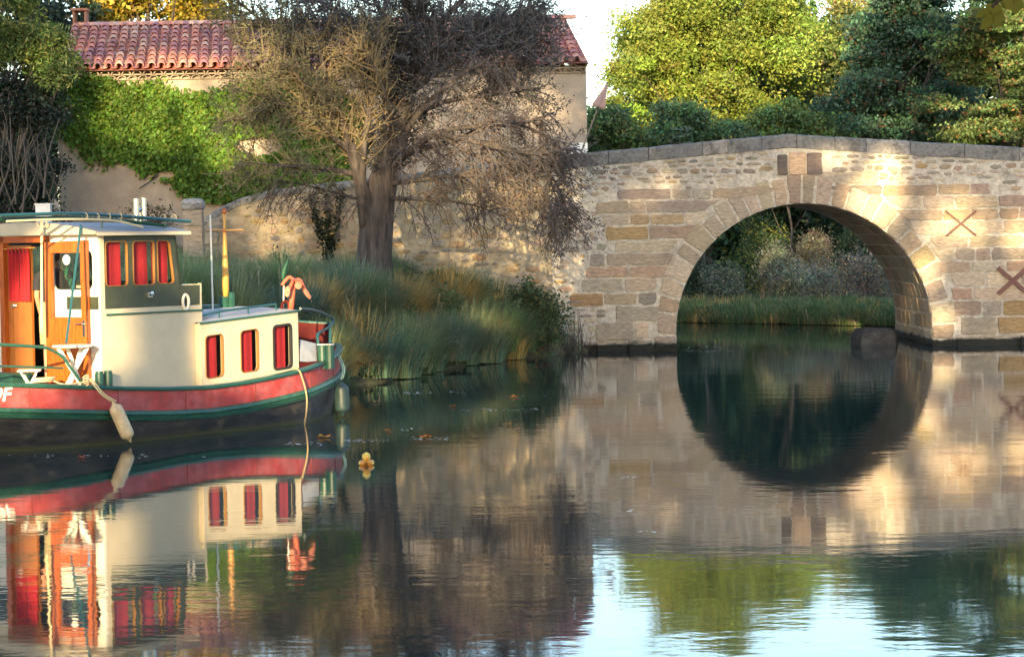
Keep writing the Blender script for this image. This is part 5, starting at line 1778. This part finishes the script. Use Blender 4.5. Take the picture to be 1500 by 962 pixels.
# ---------------------------------------------------------------- things on and about the boat
# white bistro table
tp = b2w(hit_x(107, 505, -2.07)); tz = float(hit_x(107, 505, -2.07)[2])
table = empty('folding_table', (tp[0], tp[1], .57), 'round white folding table with crossed legs on the aft deck', 'table', rz=math.radians(8))
H = tz - .57
m = MB(); m.lathe([(.25, 0), (.262, .006), (.262, .022), (.255, .028), (.001, .0285)], 32, (0, 0, H - .028)); m.build('tabletop', MT['white'], table)
for (x0, x1, y) in ((-.20, .18, -.10), (.20, -.18, -.06), (-.10, .10, .10), (.14, -.08, .13)):
    m = MB()
    a, b = np.array([x0, y, 0.0]), np.array([x1, y, H - .03]); d = unit(b - a); nn = np.array([-d[2], 0, d[0]]) * .024; oy = np.array([0, .012, 0])
    m.add([a - nn - oy, a + nn - oy, b + nn - oy, b - nn - oy, a - nn + oy, a + nn + oy, b + nn + oy, b - nn + oy], [(0, 1, 2, 3), (7, 6, 5, 4), (0, 4, 5, 1), (1, 5, 6, 2), (2, 6, 7, 3), (3, 7, 4, 0)])
    m.build('leg', MT['white'], table)
# small folding stool
sp = b2w(hit_x(43, 541, -2.7)); sz = float(hit_x(43, 541, -2.7)[2])
stool = empty('folding_stool', (sp[0], sp[1], .57), 'small white slatted folding stool on the aft deck', 'stool', rz=math.radians(6))
m = MB(); H = max(sz - .57, .25)
for k in range(5): m.box(-.14, .14, -.12 + k * .05, -.085 + k * .05, H - .02, H)
m.build('seat', MT['white'], stool)
for y in (-.11, .10):
    for (x0, x1) in ((-.12, .10), (.12, -.10)):
        m = MB(); m.tube([(x0, y, 0), (x1, y, H - .02)], .010, 5); m.build('leg', MT['white'], stool)
# fenders
def fender(name, label, top, bot, r, mtl, ropepts, ropem, eye=True):
    top, bot = np.array(top), np.array(bot)
    ax = top - bot; L = np.linalg.norm(ax)
    root = empty(name, bot, label, 'fender')
    m = MB(); prof = [(.014, -.05), (.02, -.02), (r * .4, -.003)] + [(r * math.sin(t), r * .75 * (1 - math.cos(t))) for t in np.linspace(.5, math.pi / 2, 6)] + [(r * 1.01, L / 2)] + [(r * math.cos(t), L - r * .75 * (1 - math.sin(t))) for t in np.linspace(0, math.pi / 2 - .5, 6)] + [(r * .4, L + .003), (.02, L + .02), (.014, L + .06)]
    m.lathe(prof, 18, (0, 0, 0), tuple(ax)); m.build('body', mtl, root, smooth=True)
    m = MB(); m.tube(smoothpath(ropepts, 6), .012, 6)
    m.tube(smoothpath([np.array(q) + (.025, 0, .01) for q in ropepts], 6), .010, 6)
    place(m.build('rope', ropem, smooth=True), root)
    return root
i, q = rail_hit(134, 560); ra = b2w(q + outn[i] * .07)
i, q = rail_hit(155, 592); tpf = b2w(q + outn[i] * .14)
i, q = rail_hit(178, 641); btf = b2w(q + outn[i] * .20)
fender('boat_fender', 'weathered buff fender hanging askew on the stern quarter', tpf, btf, .088, MT['buff'], [ra + (0, 0, .05), (ra + tpf) / 2 + (0.0, -.03, 0), tpf + (0, 0, .03)], MT['rope'])
bf = ground(502, 611); 
tf = at(500, 560, bf[1]); rf = at(494, 521, bf[1] + .3)
fender('boat_fender', 'dark teal fender hanging upright off the bow', tf + (0, 0, -.02), bf + (0, 0, .06), .105, MT['teal'], [rf, (rf + tf) / 2 + (.05, 0, 0), tf + (0, 0, .05)], MT['greenrope'])
# mooring rope over the gunwale
pts = []
for (px, py, o_) in ((433, 540, -.05), (435, 542, .03), (437, 548, .075), (440, 578, .08), (442, 605, .07), (441, 628, .02)):
    i, q = rail_hit(px, py)
    if o_ < 0: q = q + np.array([0, 0, .02])
    pts.append(b2w(q + outn[i] * o_))
m = MB(); m.tube(smoothpath(pts, 5), .012, 7)
tag(m.build('mooring_rope', MT['oldrope'], smooth=True), 'pale thick rope hung over the red bow side into the water', 'rope')
# rope hanging before the door with a bow at the top
hx = -1.98
m = MB()
for dx in (-.012, .014):
    a = hit_x(61 + dx * 60, 322, hx); b = hit_x(61 + dx * 90, 490, hx)
    m.tube(smoothpath([b2w(a), b2w((a + b) / 2 + (0, dx * .6, 0)), b2w(b)], 6), .013, 6)
a = hit_x(61, 326, hx)
for sgn in (-1, 1):
    th = np.linspace(0, 2 * math.pi, 14)
    m.tube([b2w(a + (0, sgn * (.045 - .045 * math.cos(t)), .055 * math.sin(t))) for t in th], .010, 5)
tag(m.build('hanging_rope', MT['rope'], smooth=True), 'cream rope tied in a bow on the roof and hanging before the cabin door', 'rope')
# coil of rope on the rail
m = MB()
c = on_rail(-2.75, .05, .12)
for k in range(3):
    th = np.linspace(0, 2 * math.pi, 18)
    m.tube([b2w(c + (.16 * math.cos(t) + .02 * k, .05 * math.sin(t), .018 * k)) for t in th], .011, 5)
kn = on_rail(-2.2, .06, .0)
for k in range(4): m.tube([b2w(kn + (.03 * math.cos(t) + random.uniform(-.01, .01), .04 * math.sin(t), .03 * k - .03 + .02 * math.cos(t))) for t in np.linspace(0, 6.28, 10)], .011, 5)
m.tube(smoothpath([b2w(c + (.16, 0, .0)), b2w(on_rail(-2.5, .02, .02)), b2w(kn)], 6), .011, 5)
tag(m.build('rope_coil', MT['rope'], smooth=True), 'loose rope coiled on the stern rail and knotted at the rail end', 'rope')
# coral grapnel anchor standing at the bow
g0 = b2w(hit_x(426, 454, 2.05)); gy = g0[1]
anchor = empty('grapnel_anchor', g0, 'coral red folding anchor with bent arms standing at the bow', 'anchor')
m = MB(); m.tube([at(425, 462, gy), at(428, 435, gy), at(431, 408, gy)], np.array([.045, .038, .03]), 8); place(m.build('shank', MT['coral'], smooth=True), anchor)
for pts in ([(430, 410, 0), (424, 406, -.02), (418, 411, -.05), (413, 418, -.08)], [(432, 410, 0), (439, 410, 0), (444, 419, .02), (449, 429, .03), (454, 436, .04)], [(430, 410, 0), (428, 414, -.1), (424, 422, -.16), (421, 430, -.2)], [(433, 410, 0), (435, 413, -.12), (437, 418, -.18)]):
    m = MB(); m.tube(smoothpath([at(a, b, gy + d) for a, b, d in pts], 5), .026, 7); place(m.build('arm', MT['coral'], smooth=True), anchor)
for (a, b, d, w, h, t) in ((421, 427, -.2, .036, .075, .1), (437, 418, -.19, .05, .052, 0), (449, 429, .0, .03, .10, -.55)):
    c = at(a, b, gy + d)
    V = []
    for yy in (-.012, .012):
        for k in range(16):
            an = k / 16 * 2 * math.pi
            u, v = w * math.cos(an), h * math.sin(an)
            V.append((c[0] + u * math.cos(t) - v * math.sin(t) * -1, c[1] + yy, c[2] + v * math.cos(t) + u * math.sin(t) * -1))
    m = MB(); m.add(V, [tuple(range(16))[::-1], tuple(range(16, 32))] + [(k, (k + 1) % 16, 16 + (k + 1) % 16, 16 + k) for k in range(16)]); place(m.build('fluke', MT['coral']), anchor)
c = at(418, 449, gy)
m = MB(); m.tube([c + (.05 * math.cos(t), .03 * math.sin(t), .075 * math.sin(t)) for t in np.linspace(0, 2 * math.pi, 18, endpoint=False)], .02, 7, closed=True)
place(m.build('shackle', MT['deepred'], smooth=True), anchor)
# furled green flag
fp = at(415, 458, gy + .15)
flag = empty('furled_flag', fp, 'furled dark green flag on a thin pole beside the coral anchor', 'flag')
m = MB(); m.tube([at(415, 460, gy + .15), at(416, 400, gy + .15), at(422, 381, gy + .15)], .010, 6); place(m.build('pole', MT['white']), flag)
m = MB(); p = smoothpath([at(414.5, 411, gy + .14), at(415.5, 400, gy + .14), at(418, 391, gy + .14), at(423, 380, gy + .14)], 5)
m.tube(p, np.interp(np.arange(len(p)), [0, 4, 10, len(p) - 1], [.02, .035, .034, .01]), 8); place(m.build('flag_cloth', MT['green'], smooth=True), flag)

# ---------------------------------------------------------------- person standing in the doorway
per = empty('person', b2w((-1.5, -.17, .74)), 'person in knee length khaki shorts and a shadow dark top standing in the cabin doorway', 'person', rz=math.atan2(_h[1], _h[0]) + math.radians(35))
me = bpy.data.meshes.new('body')
J = [(0, 0, .93, .115), (0, 0, 1.10, .105), (0, .01, 1.30, .12), (0, .0, 1.43, .075), (.01, 0, 1.50, .05), (.02, 0, 1.58, .075), (.025, 0, 1.67, .07),
     (0, .10, .88, .085), (.02, .11, .50, .055), (.02, .115, .38, .056), (0, .12, .09, .036), (.10, .13, .035, .034), (.16, .135, .028, .025),
     (0, -.10, .88, .085), (.03, -.11, .50, .055), (.03, -.115, .38, .056), (.01, -.12, .09, .036), (.11, -.13, .035, .034), (.17, -.135, .028, .025),
     (0, .19, 1.40, .055), (-.02, .23, 1.13, .04), (.08, .21, .92, .03), (.12, .20, .86, .032),
     (0, -.19, 1.40, .055), (-.02, -.23, 1.13, .04), (.08, -.21, .92, .03), (.12, -.20, .86, .032)]
E = [(0, 1), (1, 2), (2, 3), (3, 4), (4, 5), (5, 6), (0, 7), (7, 8), (8, 9), (9, 10), (10, 11), (11, 12), (0, 13), (13, 14), (14, 15), (15, 16), (16, 17), (17, 18), (2, 19), (19, 20), (20, 21), (21, 22), (2, 23), (23, 24), (24, 25), (25, 26)]
nj = len(J)
for s_, hand in ((1, 22), (-1, 26)):          # four fingers and a thumb on each hand
    bx_, by_, bz_ = J[hand][:3]
    for f_ in range(5):
        ang = (f_ - 1.5) * .014
        if f_ < 4:
            L = (.062, .072, .068, .052)[f_]
            J += [(bx_ + ang, by_ + .004 * s_, bz_ - .035, .0095), (bx_ + ang + .012, by_, bz_ - .035 - L * .5, .009), (bx_ + ang + .03, by_ - .006 * s_, bz_ - .03 - L * .9, .008)]
        else:
            J += [(bx_ + .03, by_ - .012 * s_, bz_ + .0, .011), (bx_ + .05, by_ - .016 * s_, bz_ - .025, .010), (bx_ + .058, by_ - .016 * s_, bz_ - .05, .009)]
        E += [(hand, nj), (nj, nj + 1), (nj + 1, nj + 2)]; nj += 3
me.from_pydata([j[:3] for j in J], E, [])
body = bpy.data.objects.new('body', me); COL.objects.link(body); body.parent = per
me.materials.append(MT['skin'])
md = body.modifiers.new('skin', 'SKIN'); md.use_smooth_shade = True
for k, sv in enumerate(me.skin_vertices[0].data): sv.radius = (J[k][3],) * 2; sv.use_root = (k == 0)
md = body.modifiers.new('subdivision', 'SUBSURF'); md.levels = md.render_levels = 1


def garment(name, rings, mtl, n=20):
    m = MB(); V = []
    for (x, y, z, rx, ry) in rings:
        for k in range(n):
            a = 2 * math.pi * k / n
            V.append((x + rx * math.cos(a) * (1 + .03 * math.sin(5 * a + z * 9)), y + ry * math.sin(a), z))
    F = [(r * n + k, r * n + (k + 1) % n, (r + 1) * n + (k + 1) % n, (r + 1) * n + k) for r in range(len(rings) - 1) for k in range(n)]
    m.add(V, F)
    return m.build(name, mtl, per, smooth=True)


garment('shorts', [(.02, .11, .50, .095, .095), (.01, .11, .70, .105, .10), (0, .09, .86, .13, .12), (0, .02, .97, .14, .17), (0, 0, 1.08, .125, .15)], MT['khaki'])
garment('shorts', [(.03, -.11, .50, .095, .095), (.02, -.11, .70, .105, .10), (0, -.09, .86, .13, .12), (0, -.02, .97, .139, .169)], MT['khaki'])
garment('shirt', [(0, 0, 1.02, .135, .165), (0, 0, 1.12, .125, .15), (0, .0, 1.3, .14, .175), (0, 0, 1.42, .11, .17), (0, 0, 1.475, .062, .07)], MT['navy'])
for s_ in (1, -1): garment('sleeve', [(-.01, .225 * s_, 1.20, .06, .058), (0, .215 * s_, 1.32, .066, .064), (0, .18 * s_, 1.42, .066, .062), (0, .12 * s_, 1.45, .05, .05)], MT['navy'])
m = MB(); m.lathe([(.04, 1.56), (.082, 1.60), (.090, 1.66), (.080, 1.715), (.045, 1.75), (.001, 1.762)], 16, (.0, 0, 0)); m.build('hair', MT['hair'], per, smooth=True)
m = MB()
for s_ in (1, -1):
    m.lathe([(.001, 0), (.012, .003), (.010, .008), (.001, .010)], 8, (.088, .03 * s_, 1.645), (1, 0, 0))
m.lathe([(.016, 0), (.012, .02), (.004, .032)], 8, (.085, 0, 1.61), (1, 0, -.2)); m.box(.082, .092, -.022, .022, 1.572, 1.58)
for s_ in (1, -1): m.lathe([(.02, 0), (.022, .01), (.01, .018)], 8, (.015, .075 * s_, 1.62), (0, s_, 0))
m.build('face', MT['skin'], per, smooth=True)

# ---------------------------------------------------------------- small things about the bank and the house
c = at(64.5, 326, 56.0)
cab = empty('meter_cabinet', (c[0], 56.0, float(terrain_h(c[0], 56.0))), 'pale grey utility cabinet standing left of the house wall', 'cabinet')
zt = at(64.5, 298, 56.0)[2] - cab.location.z
m = MB(); m.box(-.17, .17, -.12, .12, -.1, zt - .03); m.build('body', MT['white_paint'], cab)
m = MB(); m.box(-.19, .19, -.14, .14, zt - .03, zt); m.build('lid', MT['white_paint'], cab)
m = MB(); m.box(-.14, .14, -.128, -.121, .1, zt - .08); m.build('door', MT['white_paint'], cab)
a, b = at(79, 293, 57.5), at(86, 314, 57.5)
m = MB()
V = []
for yy in (-.03, .03):
    for k in range(14):
        an = k / 14 * 2 * math.pi; ee = 1 / (abs(math.cos(an)) ** 3 + abs(math.sin(an)) ** 3) ** (1 / 3)
        u, v = .07 * ee * math.cos(an), .21 * ee * math.sin(an)
        V.append(((a[0] + b[0]) / 2 + u * .95 - v * .30 * 1, 57.5 + yy, (a[2] + b[2]) / 2 + v * .95 + u * .3))
m.add(V, [tuple(range(14))[::-1], tuple(range(14, 28))] + [(k, (k + 1) % 14, 14 + (k + 1) % 14, 14 + k) for k in range(14)], (.36, .34, .32))
so = tag(m.build('stone_slab', MT['coping']), 'grey stone slab leaning beside the utility cabinet at the house corner', 'stone slab')
# folded parasol beyond the house corner
a, b = at(876, 158, 59.2), at(889, 124, 59.2)
par = empty('closed_parasol', (a[0] - .25, 59.2, 3.6), 'folded pinkish parasol leaning beyond the house corner above the parapet', 'parasol')
d = unit(b - a)
m = MB(); m.tube([a - d * 1.6, b + d * .06], .02, 6); place(m.build('pole', MT['greybark']), par)
m = MB(); V = []; nP = 12
for (t, r) in ((0, .13), (.08, .15), (.5, .085), (1, .02)):
    for k in range(nP):
        an = k / nP * 2 * math.pi
        V.append(a + d * np.linalg.norm(b - a) * t + r * (1 + .25 * (k % 2)) * (np.array([d[2], 0, -d[0]]) * math.cos(an) + np.array([0, 1, 0]) * math.sin(an)))
m.add(V, [(r * nP + k, r * nP + (k + 1) % nP, (r + 1) * nP + (k + 1) % nP, (r + 1) * nP + k) for r in range(3) for k in range(nP)])
place(m.build('canopy', mat('parasol_cloth', (.36, .23, .19), .9, .15, 9)), par)

# ---------------------------------------------------------------- afloat
dk = ground(537, 681)
duck = empty('toy_duck', dk, 'small round headed yellow and orange toy duck floating on the water', 'toy')
m = MB(); V = []; ns = 14
for (t, rx, rz, zc) in ((-.085, .008, .008, .035), (-.06, .055, .035, .025), (-.02, .085, .05, .02), (.03, .08, .05, .02), (.07, .045, .035, .02), (.088, .008, .01, .02)):
    for k in range(ns):
        an = k / ns * 2 * math.pi
        V.append((rx * math.cos(an), t, zc + rz * math.sin(an)))
m.add(V, [(r * ns + k, r * ns + (k + 1) % ns, (r + 1) * ns + (k + 1) % ns, (r + 1) * ns + k) for r in range(5) for k in range(ns)] + [tuple(range(ns)), tuple(range(5 * ns, 6 * ns))[::-1]])
m.build('body', MT['orange'], duck, smooth=True)
m = MB(); m.lathe([(.02, 0), (.040, .02), (.048, .045), (.042, .075), (.018, .094), (.001, .098)], 16, (.0, -.02, .05)); m.build('head', MT['yellow'], duck, smooth=True)
m = MB(); m.lathe([(.018, 0), (.014, .015), (.004, .024)], 10, (.01, -.055, .085), (.1, -1, -.1)); m.build('beak', MT['orange'], duck, smooth=True)
for s_ in (-1, 1):
    m = MB(); m.lathe([(.001, -.06), (.016, -.045), (.022, 0), (.015, .045), (.001, .062)], 10, (.066 * s_, .01, .030), (-.15 * s_, 1, .25)); m.build('wing', MT['yellow'], duck, smooth=True)


def fallen(px, py, w, label, colr, up=.0):
    c = ground(px, py)
    m = MB()
    k = 5
    V, F = [], []
    th0 = random.uniform(0, 6)
    nP = 20
    pts = []
    for j in range(nP):
        an = j / nP * 2 * math.pi
        rr = w * (.55 + .45 * abs(math.cos(2.5 * an)) ** .7)
        pts.append((rr * math.cos(an + th0), rr * math.sin(an + th0), .012 + .35 * rr * abs(math.sin(1.5 * an + th0)) ** 2 + up * abs(math.cos(an))))
    V = [(0, 0, .012)] + pts
    F = [(0, 1 + j, 1 + (j + 1) % nP) for j in range(nP)]
    m.add(V, F, np.array(colr))
    m.tube([(0, 0, .015), (w * .9, w * .4, .04)], .004, 4, col=np.array(colr) * .6)
    o = m.build('floating_leaf', MT['dry'])
    o.location = tuple(c)
    tag(o, label, 'leaf', 'fallen leaves floating on the water')
OR, OB, RB, BR = (.62, .20, .03), (.55, .25, .05), (.30, .10, .05), (.10, .06, .04)
for a in ((474, 641, .10, 'large ragged orange leaf afloat below the teal fender', OB), (622, 641, .09, 'orange leaf afloat right of the toy duck further out', OR), (552, 589, .05, 'small pale orange leaf afloat just right of the teal fender', (.6, .33, .14)),
          (652, 562, .04, 'small orange leaf afloat closest to the bank grass', OR), (752, 582, .08, 'orange leaf afloat below the dark shrub', OR), (663, 596, .05, 'small orange leaf afloat halfway between the bank and the largest leaves', OR), (744, 622, .05, 'brownish orange leaf afloat farthest right with a dark one', OB),
          (568, 631, .045, 'small orange leaf afloat between the two largest orange leaves', OR), (771, 606, .06, 'dark brown curled leaf afloat at the end of the row', BR), (758, 629, .04, 'tiny pale leaf afloat beside the brownish orange one', (.5, .3, .15)), (119, 671, .05, 'small red leaf afloat under the boat stern', (.45, .10, .05)),
          (785, 538, .05, 'red brown leaf afloat under the bare bush', RB), (733, 621, .035, 'tiny dark leaf afloat next to the brownish orange one', BR)):
    fallen(*a)
m = MB()
pts = []
for (x0, x1, y, n) in ((505, 570, 646, 26), (575, 640, 576, 22), (660, 790, 600, 34), (600, 660, 643, 20), (740, 800, 582, 12), (420, 470, 650, 14), (655, 690, 574, 10), (1005, 1060, 508, 40), (1000, 1075, 514, 46), (560, 620, 630, 8), (905, 935, 700, 4), (920, 930, 748, 4), (0, 300, 668, 18), (930, 960, 780, 4)):
    for _ in range(n):
        c = ground(random.uniform(x0, x1), y + random.gauss(0, 1.2))
        s_ = random.uniform(.006, .02)
        pts.append(c)
        th = np.linspace(0, 2 * math.pi, 6)[:-1] + random.random()
        m.add([(c[0] + s_ * 1.6 * math.cos(t), c[1] + s_ * math.sin(t), .004 + random.uniform(0, .004)) for t in th], [tuple(range(5))], (.6, .58, .5))
tag(m.build('floating_debris', MT['letter']), 'pale flecks and foam drifting in lines on the water', 'debris', None, 'stuff')

# a leafy twig of the tree above, hanging into the top right corner
tw0 = at(1462, 2, 8.0)
twig = empty('hanging_twig', tw0, 'yellow green leafy twig hanging into the top right corner close by', 'twig')
m = MB(); m.tube(smoothpath([tw0 + (.35, .1, .5), tw0 + (.1, 0, .12), tw0 + (-.02, 0, -.02)], 5), .006, 5)
m.tube(smoothpath([tw0 + (.1, 0, .12), tw0 + (.12, .02, .02), tw0 + (.10, .0, -.05)], 4), .004, 5); place(m.build('stem', MT['bark']), twig)
m = MB()
for (a, b, L, w, t) in ((1457, 14, .085, .030, 2.0), (1463, 28, .075, .032, .35), (1447, 32, .085, .030, .75), (1440, 20, .07, .022, 1.25), (1478, 4, .09, .03, 2.6), (1497, 75, .05, .012, .1), (1490, 8, .08, .03, .3)):
    L, w = L * .8, w * .75; c = at(a, b, 8.0); ax = np.array([-math.sin(t), .15, -math.cos(t)]); bx2 = np.array([math.cos(t), .3, -math.sin(t)])
    P = [c - ax * L * .5, c - ax * L * .2 + bx2 * w * .8, c + bx2 * w + (0, .008, 0), c + ax * L * .3 + bx2 * w * .5, c + ax * L * .55, c + ax * L * .3 - bx2 * w * .5, c - bx2 * w + (0, .008, 0), c - ax * L * .2 - bx2 * w * .8]
    m = MB(); m.add(P, [tuple(range(8))], (.11, .11, .012)); place(m.build('leaf', MT['leaf']), twig)

# ---------------------------------------------------------------- unseen plane trees behind the camera shade the view, gaps cut for sun patches
LIT = [  # photo position, depth, half width and half height in photo pixels of the sun patches to cut crown gaps for
    (75, 450, 30.3, 100, 140), (330, 395, 33.5, 26, 75), (380, 505, 32.8, 78, 62), (293, 530, 31.6, 10, 60), (420, 575, 33.5, 75, 35), (205, 380, 30.9, 60, 30), (165, 505, 30.7, 22, 60), (432, 430, 34, 30, 40), (30, 590, 29.7, 60, 22),
    (425, 330, 52.7, 85, 50, .74), (690, 330, 52.7, 105, 85, .74), (825, 405, 52.7, 28, 26), (770, 280, 52.7, 60, 60, .7),
    (235, 140, 60, 150, 75, .9), (720, 170, 60, 130, 60, .75), 
    (500, 150, 47, 70, 105, .85), (760, 230, 47, 85, 85, .8), (390, 110, 47, 40, 50), (350, 220, 60, 50, 30),
    (1010, 95, 84, 180, 115), (1230, 60, 92, 90, 80), (215, 5, 73, 110, 45), (40, 50, 58, 62, 60, .7),
    (1430, 185, 72, 85, 30), (1490, 70, 72, 40, 70), (1300, 185, 76, 40, 14),
    (1280, 292, 52.7, 44, 42), (1225, 232, 52.7, 34, 14), (1300, 245, 52.7, 26, 30), (1402, 318, 52.7, 50, 46, .9), (940, 290, 52.7, 60, 45, .45), (1150, 250, 52.7, 55, 32, .5), (1050, 178, 75, 160, 22, .65), (1357, 395, 52.7, 20, 26), (1492, 350, 52.7, 16, 38), (1378, 470, 52.7, 18, 16), 
    (915, 290, 52.7, 30, 20, .5), (835, 250, 52.7, 20, 20, .5),
    (1170, 410, 71, 90, 36, .5), (532, 545, 41.3, 30, 28), (1195, 345, 74, 24, 20, .75), (1125, 390, 72, 14, 24, .75), (745, 500, 50.5, 30, 16), (1135, 330, 76, 25, 14),
]
BEHIND = -9.0
LX = []
for (px, py, Yd, rx, ry, *w) in LIT:
    p = at(px, py, Yd)
    LX.append((p[0], p[2], Yd, rx * Yd / FPX, ry * Yd / FPX, w[0] if w else 1.0))


def shade_tree(x, y, cz, rx, ry, rz, n, label):
    z0 = float(terrain_h(x, y))
    root = empty('gapped_plane_tree', (x, y, z0), label, 'tree', 'unseen plane trees with gaps cut for the sun')
    m = MB()
    p = smoothpath([(x, y, z0 - .3), (x + .2, y, z0 + 4), (x - .1, y + .2, cz - rz * .3), (x, y, cz + rz * .5)], 5)
    m.tube(p, np.linspace(.45, .1, len(p)), 10)
    for _ in range(14):
        a = p[random.randint(8, len(p) - 1)]
        b = np.array([x + random.uniform(-.8, .8) * rx, y + random.uniform(-.7, .7) * ry, cz + random.uniform(-.6, .8) * rz])
        m.tube(smoothpath([a, (a + b) / 2 + (0, 0, .4), b], 4), np.linspace(.10, .03, 9), 5)
    place(m.build('trunk', MT['greybark'], smooth=True), root)
    u = rng.uniform(-1, 1, (n, 3))
    k = (np.abs(u[:, 0]) ** 4 + np.abs(u[:, 1]) ** 2.5 + np.abs(u[:, 2]) ** 4) < 1.05 + .1 * rng.random(n)
    P = np.array([x, y, cz]) + u[k] * np.array([rx, ry, rz])
    keep = np.ones(len(P), bool)
    for (x0, zc, Yd, ax, az, wt) in LX:
        q = P - SUN[None] * ((P[:, 1] - Yd) / SUN[1])[:, None]
        r2 = ((q[:, 0] - x0) / (ax + .06)) ** 2 + ((q[:, 2] - zc) / (az + .06)) ** 2
        keep &= (r2 > 1.0 + .12 * rng.normal(size=len(P))) | (rng.random(len(P)) > wt)
    P = P[keep]
    mb = MB()
    add_leaves(mb, P, .42 * (.7 + .6 * rng.random(len(P))), leafcols(len(P), (.05, .09, .02), .25, (.12, .10, .02), .2), aspect=.8)
    place(mb.build('crown', MT['leaf']), root)


for i, (x, lab) in enumerate(((-24, 'unseen plane tree, crown gapped for the sun, farthest left on the bank behind the viewer'), (-14.5, 'unseen plane tree, crown gapped for the sun, second from the left on the bank behind the viewer'), (-5, 'unseen plane tree, crown gapped for the sun, standing right behind the viewer'), (4.5, 'unseen plane tree, crown gapped for the sun, just right behind the viewer'))):
    shade_tree(x, BEHIND - .4 * (i % 2), 17.2, 5.6, 3.0, 11.8, 36000, lab)

# ---------------------------------------------------------------- every object's mesh origin sits at its thing; done
